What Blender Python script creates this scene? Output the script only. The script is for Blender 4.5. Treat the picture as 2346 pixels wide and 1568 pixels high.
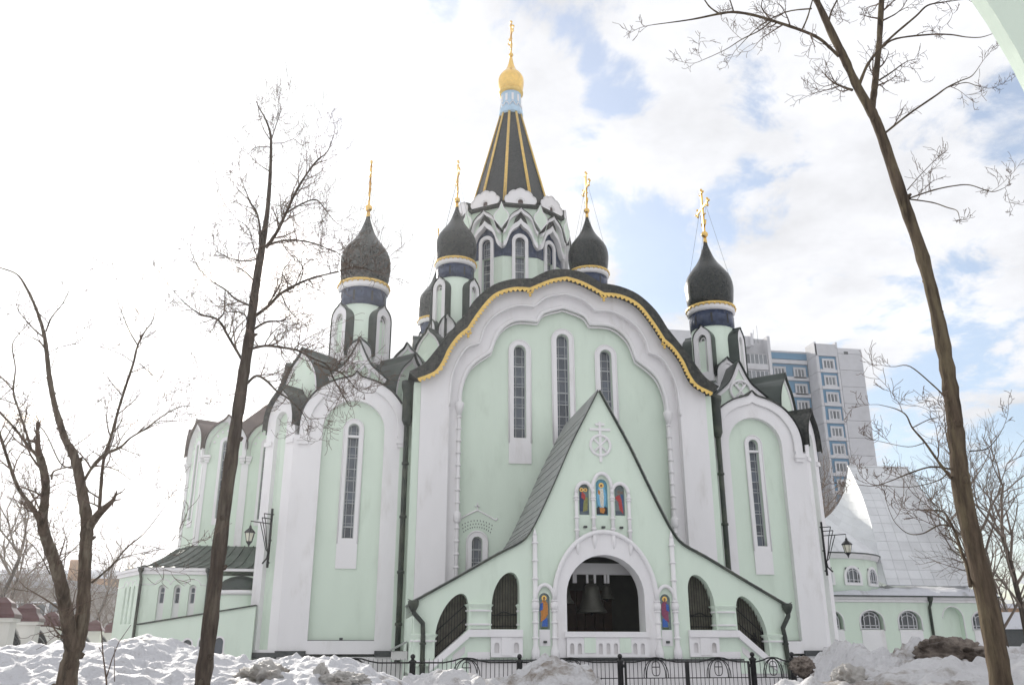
import bpy, bmesh, math, random
from mathutils import Vector, Matrix, noise
from mathutils.geometry import tessellate_polygon
R = math.radians
random.seed(7)
for o in list(bpy.data.objects): bpy.data.objects.remove(o)
S = bpy.context.scene
COL = S.collection
# ------------------------------------------------------------------ camera
CAM = Vector((-7.646, -32.18, 1.7)); YAW = R(9.6); PITCH = math.atan((1480-784)/1990.)
FPX = 1990.; SN, CS = math.sin(YAW), math.cos(YAW)
cd = bpy.data.cameras.new('camera'); cam = bpy.data.objects.new('camera', cd); COL.objects.link(cam)
cam.location = CAM; cam.rotation_euler = (math.pi/2+PITCH, 0, -YAW)
cd.sensor_width = 36; cd.lens = 36*FPX/2346.; cd.clip_end = 3000; cd.clip_start = .05
S.camera = cam
S.render.resolution_x, S.render.resolution_y = 1024, 684
S.cycles.max_bounces = 5; S.cycles.diffuse_bounces = 3; S.cycles.glossy_bounces = 2; S.cycles.transmission_bounces = 2; S.cycles.volume_bounces = 0; S.cycles.transparent_max_bounces = 4
# ------------------------------------------------------------------ sky, sun, exposure
SUN_AZ = -27.4; SUN_EL = 22.5           # degrees left of the view axis / above the horizon
fw = YAW+R(SUN_AZ)                      # angle from +Y towards +X
SUND = Vector((math.sin(fw)*math.cos(R(SUN_EL)), math.cos(fw)*math.cos(R(SUN_EL)), math.sin(R(SUN_EL))))
S.view_settings.view_transform = 'Standard'; S.view_settings.look = 'None'
S.view_settings.exposure = 0.34; S.view_settings.gamma = 1
sl = bpy.data.lights.new('sun', 'SUN'); sl.energy = 4.6; sl.angle = R(.53); sl.color = (1, .95, .86)
so = bpy.data.objects.new('sun', sl); COL.objects.link(so)
so.rotation_euler = (-SUND).to_track_quat('-Z', 'Y').to_euler(); so.location = (0, 0, 60)

def pix_dir(x, y):
    a = (x-1173.)/FPX; b = (784.-y)/FPX
    f = math.cos(PITCH)-b*math.sin(PITCH); z = math.sin(PITCH)+b*math.cos(PITCH)
    return Vector((a*CS+f*SN, -a*SN+f*CS, z))
def at(x, y, d):                        # world point seen at photo pixel (x, y), d metres ahead of the camera
    v = pix_dir(x, y); k = v.x*SN+v.y*CS
    return CAM+v*(d/k)

W = bpy.data.worlds.new('World'); S.world = W; W.use_nodes = True
nt = W.node_tree; nt.nodes.clear(); N = nt.nodes.new; L = nt.links.new
def wmath(op, a, b=None, clamp=False):
    n = N('ShaderNodeMath'); n.operation = op; n.use_clamp = clamp
    for i, q in enumerate((a, b)):
        if q is None: continue
        if isinstance(q, (int, float)): n.inputs[i].default_value = q
        else: L(q, n.inputs[i])
    return n.outputs[0]
sky = N('ShaderNodeTexSky'); sky.sky_type = 'NISHITA'; sky.sun_disc = False
sky.sun_elevation = R(SUN_EL); sky.sun_rotation = fw; sky.air_density = 1.0; sky.dust_density = 1.0; sky.altitude = 150
tc = N('ShaderNodeTexCoord'); nv = N('ShaderNodeVectorMath'); nv.operation = 'NORMALIZE'; L(tc.outputs['Generated'], nv.inputs[0])
sep = N('ShaderNodeSeparateXYZ'); L(nv.outputs[0], sep.inputs[0])
den = wmath('ADD', wmath('MAXIMUM', sep.outputs[2], 0.0), 0.22)
cb = N('ShaderNodeCombineXYZ'); L(wmath('DIVIDE', sep.outputs[0], den), cb.inputs[0]); L(wmath('DIVIDE', sep.outputs[1], den), cb.inputs[1]); cb.inputs[2].default_value = 3.1
n1 = N('ShaderNodeTexNoise'); L(cb.outputs[0], n1.inputs['Vector']); n1.inputs['Scale'].default_value = 5.5; n1.inputs['Detail'].default_value = 12; n1.inputs['Roughness'].default_value = .62; n1.inputs['Distortion'].default_value = .25
n2 = N('ShaderNodeTexNoise'); L(cb.outputs[0], n2.inputs['Vector']); n2.inputs['Scale'].default_value = 2.3; n2.inputs['Detail'].default_value = 9; n2.inputs['Roughness'].default_value = .6
cov = n1.outputs[0]
# openings in the cloud deck: (photo x, y, angular radius in degrees, depth)
for (hx, hy, hr, hk) in ((680, 70, 2.8, .30), (985, 0, 1.6, .22), (800, 320, 2.0, .36), (1405, 190, 1.8, .165), (1320, 100, 1.5, .12), (1710, 470, 2.3, .24), (1545, 570, 3.2, .165), (1440, 500, 2.4, .13),
                         (1680, 60, 2.2, .11), (2270, 1020, 6.0, .16), (2340, 300, 2.6, .14), (720, 640, 3.0, .25), (1520, 690, 2.4, .16), (2060, 720, 4.0, .05), (640, 560, 2.2, .09), (2330, 1250, 6, .14)):
    dn = N('ShaderNodeVectorMath'); dn.operation = 'DOT_PRODUCT'; L(nv.outputs[0], dn.inputs[0]); dn.inputs[1].default_value = pix_dir(hx, hy).normalized()
    mr = N('ShaderNodeMapRange'); mr.interpolation_type = 'SMOOTHERSTEP'; L(dn.outputs['Value'], mr.inputs[0])
    mr.inputs[1].default_value = math.cos(R(hr*1.7)); mr.inputs[2].default_value = math.cos(R(hr*.1)); mr.inputs[3].default_value = 0; mr.inputs[4].default_value = hk
    cov = wmath('SUBTRACT', cov, mr.outputs[0])
cm = N('ShaderNodeMapRange'); cm.interpolation_type = 'SMOOTHSTEP'; L(cov, cm.inputs[0]); cm.inputs[1].default_value = .28; cm.inputs[2].default_value = .44; cm.inputs[3].default_value = .22
sd = N('ShaderNodeVectorMath'); sd.operation = 'DOT_PRODUCT'; L(nv.outputs[0], sd.inputs[0]); sd.inputs[1].default_value = SUND
sg = wmath('POWER', wmath('MAXIMUM', sd.outputs['Value'], 0.0), 45.0)        # forward scattering through the cloud
lum = wmath('ADD', wmath('MULTIPLY', n2.outputs[0], 6.2), 1.95)
el = N('ShaderNodeMapRange'); el.interpolation_type = 'SMOOTHSTEP'; L(sep.outputs[2], el.inputs[0]); el.inputs[1].default_value = .02; el.inputs[2].default_value = .36; el.inputs[3].default_value = .80; el.inputs[4].default_value = 1.04   # grey cloud bases low in the sky
lum = wmath('MULTIPLY', lum, el.outputs[0])
lum = wmath('ADD', lum, wmath('MULTIPLY', sg, 3.0))
cc = N('ShaderNodeMix'); cc.data_type = 'RGBA'; cc.blend_type = 'MULTIPLY'; cc.inputs[0].default_value = 1
cc.inputs[6].default_value = (.955, .965, 1.0, 1)
vv = N('ShaderNodeCombineColor'); [L(lum, vv.inputs[i]) for i in range(3)]
L(vv.outputs[0], cc.inputs[7])
mx = N('ShaderNodeMix'); mx.data_type = 'RGBA'; L(cm.outputs[0], mx.inputs[0]); L(sky.outputs[0], mx.inputs[6]); L(cc.outputs[2], mx.inputs[7])
bg = N('ShaderNodeBackground'); L(mx.outputs[2], bg.inputs[0]); bg.inputs[1].default_value = .15
wo = N('ShaderNodeOutputWorld'); L(bg.outputs[0], wo.inputs[0])

# ------------------------------------------------------------------ materials
def mat(name, col, rough=.7, metal=0., var=.08, scale=3., bump=0., bscale=30., col2=None, mixr=(.45, .62), spec=.5, rnd=0., detail=6, mscale=None, stretch=1.):
    m = bpy.data.materials.new(name); m.use_nodes = True; t = m.node_tree; b = t.nodes['Principled BSDF']
    b.inputs['Roughness'].default_value = rough; b.inputs['Metallic'].default_value = metal; b.inputs['Specular IOR Level'].default_value = spec
    g = t.nodes.new('ShaderNodeTexCoord')
    mpg = t.nodes.new('ShaderNodeMapping'); mpg.inputs['Scale'].default_value = (1, 1, stretch); t.links.new(g.outputs['Object'], mpg.inputs[0])
    def noi(s, d=detail, r=.6):
        n = t.nodes.new('ShaderNodeTexNoise'); n.inputs['Scale'].default_value = s; n.inputs['Detail'].default_value = d; n.inputs['Roughness'].default_value = r
        t.links.new(mpg.outputs[0], n.inputs['Vector']); return n
    n = noi(scale)
    hs = t.nodes.new('ShaderNodeHueSaturation'); hs.inputs['Color'].default_value = (*col, 1)
    mr = t.nodes.new('ShaderNodeMapRange'); mr.inputs[1].default_value = .3; mr.inputs[2].default_value = .7; mr.inputs[3].default_value = 1-var; mr.inputs[4].default_value = 1+var
    t.links.new(n.outputs[0], mr.inputs[0])
    src = mr.outputs[0]
    if rnd:
        oi = t.nodes.new('ShaderNodeObjectInfo'); m2 = t.nodes.new('ShaderNodeMapRange'); m2.inputs[3].default_value = 1-rnd; m2.inputs[4].default_value = 1+rnd
        t.links.new(oi.outputs['Random'], m2.inputs[0]); mm = t.nodes.new('ShaderNodeMath'); mm.operation = 'MULTIPLY'; t.links.new(src, mm.inputs[0]); t.links.new(m2.outputs[0], mm.inputs[1]); src = mm.outputs[0]
    t.links.new(src, hs.inputs['Value']); out = hs.outputs[0]
    if col2 is not None:
        n3 = noi(mscale or scale*.45, 8, .65); m3 = t.nodes.new('ShaderNodeMapRange'); m3.interpolation_type = 'SMOOTHSTEP'; m3.inputs[1].default_value, m3.inputs[2].default_value = mixr
        t.links.new(n3.outputs[0], m3.inputs[0]); mi = t.nodes.new('ShaderNodeMix'); mi.data_type = 'RGBA'; t.links.new(m3.outputs[0], mi.inputs[0]); t.links.new(out, mi.inputs[6]); mi.inputs[7].default_value = (*col2, 1); out = mi.outputs[2]
    t.links.new(out, b.inputs['Base Color'])
    if bump:
        n4 = noi(bscale, 5, .65); bp = t.nodes.new('ShaderNodeBump'); bp.inputs['Strength'].default_value = bump; bp.inputs['Distance'].default_value = .02
        t.links.new(n4.outputs[0], bp.inputs['Height']); t.links.new(bp.outputs[0], b.inputs['Normal'])
    return m
def tilemat(name, col, col2, sx, sz, rough=.35, metal=0., bump=.6, jit=.5):
    """small tiles / scales: voronoi cells, each with its own tone"""
    m = mat(name, col, rough, metal, spec=.35); t = m.node_tree; b = t.nodes['Principled BSDF']
    g = t.nodes.new('ShaderNodeTexCoord'); mp = t.nodes.new('ShaderNodeMapping'); mp.inputs['Scale'].default_value = (sx, sx, sz); t.links.new(g.outputs['Object'], mp.inputs[0])
    v = t.nodes.new('ShaderNodeTexVoronoi'); v.inputs['Scale'].default_value = 1; v.inputs['Randomness'].default_value = jit; t.links.new(mp.outputs[0], v.inputs['Vector'])
    sp = t.nodes.new('ShaderNodeSeparateColor'); t.links.new(v.outputs['Color'], sp.inputs[0])
    mi = t.nodes.new('ShaderNodeMix'); mi.data_type = 'RGBA'; t.links.new(sp.outputs[0], mi.inputs[0]); mi.inputs[6].default_value = (*col, 1); mi.inputs[7].default_value = (*col2, 1)
    t.links.new(mi.outputs[2], b.inputs['Base Color'])
    bp = t.nodes.new('ShaderNodeBump'); bp.inputs['Strength'].default_value = bump; bp.inputs['Distance'].default_value = .03; bp.invert = True
    t.links.new(v.outputs['Distance'], bp.inputs['Height']); t.links.new(bp.outputs[0], b.inputs['Normal'])
    return m
M = {}
M['green'] = mat('green_plaster', (.70, .80, .69), .85, var=.04, scale=.9, bump=.16, bscale=26, col2=(.60, .69, .585), mixr=(.50, .80), spec=.2, mscale=1.5, stretch=.28)
M['white'] = mat('white_plaster', (.825, .81, .815), .85, var=.035, scale=1.1, bump=.16, bscale=26, col2=(.66, .635, .615), mixr=(.52, .84), spec=.2, mscale=1.7, stretch=.28)
M['white_dirty'] = mat('weathered_plaster', (.70, .68, .68), .9, var=.06, scale=1.5, bump=.2, bscale=18, col2=(.48, .45, .42), mixr=(.5, .8), spec=.2)
M['stone'] = mat('dark_granite', (.055, .06, .06), .6, var=.25, scale=9, bump=.2)
M['roof'] = tilemat('dark_scale_roof', (.010, .013, .011), (.050, .050, .042), 9, 9, .45, bump=.35)
M['dome'] = tilemat('dark_scale_dome', (.005, .009, .009), (.026, .028, .022), 12, 14, .25, bump=.16)
M['tent'] = tilemat('tent_tiles', (.007, .010, .010), (.026, .028, .026), 10, 10, .5, bump=.25)
M['blue'] = tilemat('blue_glazed_tile', (.016, .028, .062), (.04, .058, .115), 6, 6, .25, bump=.3)
M['neck'] = mat('pale_blue_glaze', (.42, .58, .72), .4, var=.08, scale=4)
M['gold'] = mat('gilding', (.83, .55, .17), .24, 1., var=.1, scale=4, bump=.15, bscale=12)
M['gild'] = mat('gilded_trim', (.74, .51, .15), .45, .5, var=.15, scale=6)
M['glass'] = mat('window_glass', (.075, .09, .115), .12, 0, var=.15, scale=1.2, rnd=.45, spec=.8)
M['lead'] = mat('window_bars', (.46, .47, .48), .6, var=.05)
M['pipe'] = mat('dark_green_pipe', (.018, .026, .02), .42, var=.3, scale=3, col2=(.05, .06, .04))
M['iron'] = mat('black_iron', (.012, .012, .013), .4, .3, var=.2)
M['metal'] = mat('galvanised_sheet', (.68, .69, .71), .5, .2, var=.07, scale=1.3, rnd=.06, bump=.08, bscale=4)
M['greyroof'] = mat('grey_sheet_roof', (.30, .31, .30), .55, .2, var=.12, scale=1.5, rnd=.08, bump=.1, bscale=5)
M['darksheet'] = mat('dark_sheet_roof', (.045, .058, .05), .33, .35, var=.2, scale=1.5, rnd=.15, bump=.1, bscale=5)
M['brownroof'] = mat('brown_roof', (.10, .065, .055), .5, .1, var=.3, scale=2)
M['bell'] = mat('dark_bronze', (.10, .10, .085), .5, .5, var=.2)
M['screen'] = mat('olive_screen', (.115, .11, .085), .8, var=.3, scale=5)
M['wood'] = mat('dark_wood', (.07, .036, .02), .6, var=.35, scale=4)
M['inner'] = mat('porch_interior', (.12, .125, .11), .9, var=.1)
def snowmat(name, clean, dirty, lo, hi, ds=.55):
    m = mat(name, clean, .62, var=.02, scale=2, spec=.35); t = m.node_tree; b = t.nodes['Principled BSDF']
    g = t.nodes.new('ShaderNodeTexCoord')
    n = t.nodes.new('ShaderNodeTexNoise'); n.inputs['Scale'].default_value = ds; n.inputs['Detail'].default_value = 10; n.inputs['Roughness'].default_value = .72; t.links.new(g.outputs['Object'], n.inputs['Vector'])
    r = t.nodes.new('ShaderNodeMapRange'); r.interpolation_type = 'SMOOTHSTEP'; r.inputs[1].default_value = lo; r.inputs[2].default_value = hi; t.links.new(n.outputs[0], r.inputs[0])
    mi = t.nodes.new('ShaderNodeMix'); mi.data_type = 'RGBA'; mi.inputs[6].default_value = (*clean, 1); mi.inputs[7].default_value = (*dirty, 1); t.links.new(r.outputs[0], mi.inputs[0]); t.links.new(mi.outputs[2], b.inputs['Base Color'])
    n6 = t.nodes.new('ShaderNodeTexNoise'); n6.inputs['Scale'].default_value = 9; n6.inputs['Detail'].default_value = 9; n6.inputs['Roughness'].default_value = .8; t.links.new(g.outputs['Object'], n6.inputs['Vector'])
    r6 = t.nodes.new('ShaderNodeMapRange'); r6.inputs[1].default_value = .56; r6.inputs[2].default_value = .74; r6.inputs[4].default_value = .7; t.links.new(n6.outputs[0], r6.inputs[0])
    m6 = t.nodes.new('ShaderNodeMix'); m6.data_type = 'RGBA'; t.links.new(r6.outputs[0], m6.inputs[0]); t.links.new(mi.outputs[2], m6.inputs[6]); m6.inputs[7].default_value = (*[c*.9 for c in dirty], 1); t.links.new(m6.outputs[2], b.inputs['Base Color'])
    n5 = t.nodes.new('ShaderNodeTexNoise'); n5.inputs['Scale'].default_value = 14; n5.inputs['Detail'].default_value = 8; n5.inputs['Roughness'].default_value = .7; t.links.new(g.outputs['Object'], n5.inputs['Vector'])
    bp = t.nodes.new('ShaderNodeBump'); bp.inputs['Strength'].default_value = .8; bp.inputs['Distance'].default_value = .07; t.links.new(n5.outputs[0], bp.inputs['Height']); t.links.new(bp.outputs[0], b.inputs['Normal'])
    return m
M['snow'] = snowmat('old_snow', (.66, .66, .69), (.23, .19, .15), .54, .70, .8)
M['snow_dirty'] = snowmat('dirty_snow', (.50, .48, .46), (.21, .17, .13), .46, .72, 2.6)
M['soil'] = snowmat('frozen_soil', (.24, .20, .17), (.05, .035, .026), .40, .58, 1.1)
M['snow_mixed'] = snowmat('crusted_snow', (.62, .615, .63), (.24, .20, .165), .47, .64, 1.0)
M['skirt'] = mat('worn_sheet_roof', (.12, .14, .125), .40, .7, var=.2, scale=1.5, rnd=.2, bump=.1, bscale=5)
M['snow_roof'] = snowmat('roof_snow', (.66, .67, .72), (.36, .36, .36), .55, .75, .9)
M['bark'] = mat('bark', (.10, .076, .058), .9, var=.55, scale=16, bump=1., bscale=38, col2=(.19, .16, .12), mixr=(.47, .68), spec=.1, mscale=11, stretch=.16)
M['bark_dark'] = mat('dark_bark', (.068, .052, .042), .9, var=.55, scale=16, bump=1., bscale=38, col2=(.13, .11, .085), mixr=(.47, .70), spec=.1, mscale=10, stretch=.16)
M['bark_green'] = mat('mossy_bark', (.088, .066, .048), .9, var=.55, scale=17, bump=1., bscale=40, col2=(.155, .125, .08), mixr=(.46, .66), spec=.1, mscale=7, stretch=.16)
M['twig'] = mat('twig_bark', (.12, .085, .065), .85, var=.3, scale=5, spec=.15)
M['twig_far'] = mat('far_twigs', (.16, .125, .10), .9, var=.3, scale=1)
M['panelw'] = mat('white_facade_panel', (.50, .50, .52), .8, var=.06, scale=.8, rnd=.06, col2=(.40, .40, .41), mixr=(.5, .8))
M['panelb'] = mat('blue_facade_panel', (.10, .225, .35), .7, var=.08, scale=.8, rnd=.06)
M['paneg'] = mat('flat_window_glass', (.10, .11, .12), .1, var=.2, scale=.5, rnd=.6, spec=.8)
M['frame'] = mat('window_frame_paint', (.66, .66, .68), .5, var=.05)
M['balc'] = mat('balcony_grey', (.30, .30, .31), .7, var=.15, scale=1, rnd=.1)
M['maroon'] = mat('maroon_cap', (.085, .028, .028), .35, var=.2, scale=3)
M['cream'] = mat('cream_render', (.64, .63, .58), .85, var=.08, scale=1)
M['brick_far'] = mat('orange_brick_wall', (.36, .22, .13), .9, var=.15, scale=.6)
M['grey_far'] = mat('grey_wall', (.27, .25, .23), .9, var=.15, scale=.4)
M['lampglass'] = mat('lantern_glass', (.72, .70, .58), .2, var=.05)

# ------------------------------------------------------------------ builders
def origin(p):
    o = Vector((0, 0, 0))
    while p is not None: o = o+p.location; p = p.parent
    return o
def tag(o, label=None, cat=None, group=None, kind=None):
    for k, v in (('label', label), ('category', cat), ('group', group), ('kind', kind)):
        if v: o[k] = v
    return o
def empty(name, loc, label, cat, group=None):
    o = bpy.data.objects.new(name, None); COL.objects.link(o); o.location = loc; o.empty_display_size = .2
    return tag(o, label, cat, group)
class MB:
    def __init__(s): s.v = []; s.f = []; s.sm = []
    def add(s, vs, fs, smooth=False):
        b = len(s.v); s.v += [tuple(p) for p in vs]
        for f in fs: s.f.append(tuple(i+b for i in f)); s.sm.append(smooth)
        return s
    def box(s, x0, y0, z0, x1, y1, z1):
        return s.add([(x, y, z) for z in (z0, z1) for y in (y0, y1) for x in (x0, x1)], [(0, 2, 3, 1), (4, 5, 7, 6), (0, 1, 5, 4), (2, 6, 7, 3), (0, 4, 6, 2), (1, 3, 7, 5)])
    def tube(s, pts, r, n=8, caps=True, closed=False):
        pts = [Vector(p) for p in pts]
        if len(pts) < 2: return s
        rs = r if isinstance(r, (list, tuple)) else [r]*len(pts)
        m = len(pts); vs = []
        t0 = (pts[1]-pts[0]).normalized(); up = Vector((0, 0, 1)) if abs(t0.z) < .9 else Vector((1, 0, 0))
        nx = t0.cross(up).normalized()
        for i, p in enumerate(pts):
            if closed: t = pts[(i+1) % m]-pts[i-1]
            else: t = pts[min(i+1, m-1)]-pts[max(i-1, 0)]
            if t.length < 1e-9: t = t0.copy()
            t.normalize(); nx = nx-t*nx.dot(t)
            if nx.length < 1e-6: nx = t.orthogonal()
            nx.normalize(); by = t.cross(nx)
            for k in range(n):
                a = 2*math.pi*k/n; vs.append(p+(nx*math.cos(a)+by*math.sin(a))*rs[i])
        fs = []
        for i in range(m if closed else m-1):
            j = (i+1) % m
            for k in range(n): fs.append((i*n+k, i*n+(k+1) % n, j*n+(k+1) % n, j*n+k))
        if caps and not closed: fs.append(tuple(range(n-1, -1, -1))); fs.append(tuple((m-1)*n+k for k in range(n)))
        return s.add(vs, fs, True)
    def lathe(s, cx, cy, prof, n=24, smooth=True, rot=0., cap=True):
        vs = [(cx+r*math.sin(2*math.pi*k/n+rot), cy-r*math.cos(2*math.pi*k/n+rot), z) for r, z in prof for k in range(n)]
        fs = [(i*n+k, i*n+(k+1) % n, (i+1)*n+(k+1) % n, (i+1)*n+k) for i in range(len(prof)-1) for k in range(n)]
        if cap: fs.append(tuple(range(n-1, -1, -1))); fs.append(tuple((len(prof)-1)*n+k for k in range(n)))
        return s.add(vs, fs, smooth)
    def sphere(s, c, r, n=12, m=8, sz=1.):
        return s.lathe(c[0], c[1], [(max(r*math.sin(math.pi*i/m), 1e-4), c[2]-r*sz*math.cos(math.pi*i/m)) for i in range(m+1)], n, True, cap=False)
    def slab(s, F, outline, holes=(), d0=0., d1=.2, back=True):
        polys = [outline]+list(holes); flat = [p for q in polys for p in q]
        tris = tessellate_polygon([[Vector((x, z, 0)) for x, z in q] for q in polys])
        n = len(flat); vs = [F(x, d0, z) for x, z in flat]+[F(x, d1, z) for x, z in flat]; fs = []
        for t in tris:
            a, b, c = [flat[i] for i in t]
            ar = (b[0]-a[0])*(c[1]-a[1])-(b[1]-a[1])*(c[0]-a[0])
            if abs(ar) < 1e-9: continue
            t = t if ar > 0 else (t[0], t[2], t[1])
            fs.append(t)
            if back: fs.append((t[0]+n, t[2]+n, t[1]+n))
        i0 = 0
        for qi, q in enumerate(polys):
            m = len(q); ar = sum(q[i][0]*q[(i+1) % m][1]-q[(i+1) % m][0]*q[i][1] for i in range(m))
            ccw = (ar > 0) == (qi == 0)
            for i in range(m):
                a, b = i0+i, i0+(i+1) % m
                fs.append((a, a+n, b+n, b) if ccw else (a, b, b+n, a+n))
            i0 += m
        return s.add(vs, fs)
    def strip(s, F, la, lb, d0, d1):
        """band between two polylines of the same length, extruded"""
        return s.slab(F, list(la)+list(reversed(lb)), (), d0, d1)
    def sheet(s, F, line, d0, d1, nd=1, thick=0., smooth=False):
        """surface swept from a polyline along depth"""
        m = len(line); vs = [F(x, d0+(d1-d0)*k/nd, z) for k in range(nd+1) for x, z in line]
        fs = [(k*m+i, k*m+i+1, (k+1)*m+i+1, (k+1)*m+i) for k in range(nd) for i in range(m-1)]
        return s.add(vs, fs, smooth)
    def mesh(s, name, org):
        me = bpy.data.meshes.new(name); me.from_pydata([(x-org.x, y-org.y, z-org.z) for x, y, z in s.v], [], s.f)
        me.polygons.foreach_set('use_smooth', s.sm); me.update(); return me
    def build(s, name, m, parent=None, label=None, cat=None, group=None, kind=None, loc=None):
        org = origin(parent) if parent is not None else Vector(loc if loc is not None else (0, 0, 0))
        me = s.mesh(name, org); me.materials.append(M[m] if isinstance(m, str) else m)
        o = bpy.data.objects.new(name, me); COL.objects.link(o); o.parent = parent
        if parent is None: o.location = org
        return tag(o, label, cat, group, kind)
def frame(cx, cy, a=0.):
    """face frame: x along the wall, d into the wall, z up; a = outward heading in degrees, 0 faces the camera"""
    a = R(a); ex, ey = math.cos(a), math.sin(a); nx, ny = -math.sin(a), math.cos(a)
    return lambda x, d, z: (cx+ex*x+nx*d, cy+ey*x+ny*d, z)
def face_of(cx, cy, a, ap): return frame(cx+math.sin(R(a))*ap, cy-math.cos(R(a))*ap, a)
FR = frame(0, 0)
def rect(x0, z0, x1, z1): return [(x0, z0), (x1, z0), (x1, z1), (x0, z1)]
def arch(cx, z0, ztop, w, n=10, h=None):
    r = w/2.; h = h or r
    return [(cx-r, z0), (cx+r, z0)]+[(cx+r*math.cos(math.pi*i/n), ztop-h+h*math.sin(math.pi*i/n)) for i in range(n+1)]
def mirror(half, cx=0.):
    """half: right side points from the bottom to the tip (x>=0) -> closed ccw outline"""
    return [(cx+x, z) for x, z in half]+[(cx-x, z) for x, z in reversed(half) if x > 1e-6]
def crom(pts, k=5):
    out = []
    for i in range(len(pts)-1):
        p0, p1, p2, p3 = pts[max(i-1, 0)], pts[i], pts[i+1], pts[min(i+2, len(pts)-1)]
        for j in range(k):
            t = j/k
            out.append(tuple(.5*(2*p1[c]+(p2[c]-p0[c])*t+(2*p0[c]-5*p1[c]+4*p2[c]-p3[c])*t*t+(3*p1[c]-p0[c]-3*p2[c]+p3[c])*t**3) for c in range(len(p1))))
    return out+[tuple(pts[-1])]
def lobes(*segs):
    out = []
    for s_ in segs:
        q = crom(s_, 4); out += q if not out else q[1:]
    return out
def offset_in(line, d):
    """offset an open polyline to its left-hand side by d"""
    out = []
    for i, p in enumerate(line):
        a = line[max(i-1, 0)]; b = line[min(i+1, len(line)-1)]
        tx, tz = b[0]-a[0], b[1]-a[1]; l = math.hypot(tx, tz) or 1
        out.append((p[0]-tz/l*d, p[1]+tx/l*d))
    return out
PANE = {}
def pane(F, x0, z0, x1, z1, d, parent, m='glass', tilt=.03, name='pane'):
    """one pane of glass: shared box mesh, sized by scale, a hair out of true"""
    key = m
    if key not in PANE:
        me = MB().box(-.5, -.008, -.5, .5, .008, .5).mesh('pane', Vector((0, 0, 0))); me.materials.append(M[m]); PANE[key] = me
    o = bpy.data.objects.new(name, PANE[key]); COL.objects.link(o); o.parent = parent
    c = Vector(F((x0+x1)/2, d, (z0+z1)/2)); e = Vector(F(1, 0, 0))-Vector(F(0, 0, 0))
    o.location = c-origin(parent); o.scale = (x1-x0, 1, z1-z0)
    o.rotation_euler = (random.uniform(-tilt, tilt), 0, math.atan2(e.y, e.x)+random.uniform(-tilt, tilt))
    return o
def tall_window(F, cx, z0, ztop, w, d, parent, rows, side=.24, bar=.028, transom=()):
    """leaded window: frame, bars, a column of wide panes between two columns of narrow ones"""
    wn = MB()
    wn.slab(F, arch(cx, z0-.02, ztop+.03, w+.06), [arch(cx, z0+.04, ztop-.03, w-.07)], d-.05, d+.05)
    win = wn.build('window', 'lead', parent)
    b = MB(); h = (ztop-z0)/rows
    xs = [cx-w/2, cx-w/2+w*side, cx+w/2-w*side, cx+w/2]
    for x in xs[1:3]: b.add(*boxpts(F, x-bar*.4, d-.022, z0, x+bar*.4, d+.012, ztop))
    for k in range(1, rows):
        th = bar*.5*(2.0 if k in transom else 1.)
        b.add(*boxpts(F, cx-w/2, d-.028, z0+k*h-th, cx+w/2, d+.012, z0+k*h+th))
        if k % 2: b.add(*boxpts(F, cx-w/2, d-.024, z0+k*h+h*.28-bar*.3, cx+w/2, d+.012, z0+k*h+h*.28+bar*.3))
    b.build('window_bars', 'lead', win)
    for k in range(rows):
        for i in range(3): pane(F, xs[i], z0+k*h, xs[i+1], z0+(k+1)*h, d, win)
    return win
BOXF = [(0, 1, 3, 2), (4, 6, 7, 5), (0, 4, 5, 1), (2, 3, 7, 6), (0, 2, 6, 4), (1, 5, 7, 3)]
def boxpts(F, x0, d0, z0, x1, d1, z1):
    return [F(x, d, z) for x in (x0, x1) for d in (d0, d1) for z in (z0, z1)], BOXF
def bx(mb, F, x0, d0, z0, x1, d1, z1): mb.add(*boxpts(F, x0, d0, z0, x1, d1, z1)); return mb
def ptube(mb, F, line, d, r, n=8, closed=False): return mb.tube([F(x, d, z) for x, z in line], r, n, closed=closed)
# ================================================================== ground
g = MB(); g.box(-300, -60, -.5, 300, 480, 0); g.build('snow_ground', 'snow', kind='structure')

# ================================================================== the church
church = empty('church', (0, 6, 0), 'pale green and white church with dark onion domes and a tall tent spire', 'church')
# ---- lobed gable of the main front: right half lines, from tip down
GOLD = lobes([(0, 15.93), (.68, 15.75), (1.53, 15.33)], [(1.53, 15.33), (2.25, 15.29), (2.99, 14.95), (3.56, 14.24), (4.02, 13.47)], [(4.02, 13.47), (4.40, 13.12), (4.75, 12.58), (4.98, 12.02), (5.28, 11.60), (5.90, 11.30)])
ROOF = lobes([(0, 16.30), (.70, 16.2), (1.45, 15.78)], [(1.45, 15.78), (2.21, 15.70), (3.01, 15.39), (3.72, 14.74), (4.17, 14.0)], [(4.17, 14.0), (4.77, 13.2), (5.26, 12.5), (5.69, 11.93), (6.22, 11.60)])
STEP = lobes([(0, 15.37), (.76, 15.18), (1.28, 14.72)], [(1.28, 14.72), (2.02, 14.72), (2.85, 14.28), (3.32, 13.66), (3.49, 13.02)], [(3.49, 13.02), (4.01, 12.81), (4.42, 12.12), (4.60, 11.43), (4.64, 10.4)])
ARCV = lobes([(0, 14.90), (.84, 14.62), (1.12, 14.23)], [(1.12, 14.23), (2.04, 14.2), (2.72, 13.66), (3.03, 12.81)], [(3.03, 12.81), (3.83, 12.15), (4.17, 11.27), (4.22, 10.4)])
def full(half): return [(-x, z) for x, z in reversed(half) if x > 1e-6]+list(half)
def closed(half, zb): return [(half[-1][0], zb)]+list(reversed(half))+[(-x, z) for x, z in half if x > 1e-6]+[(-half[-1][0], zb)]
WALLTOP = [(min(x, 5.74), z) for x, z in GOLD if x <= 5.3]+[(5.74, 11.42)]
w = MB()
w.slab(FR, closed(WALLTOP, 0), [closed(STEP, 1.2)], 0, .30)
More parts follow.
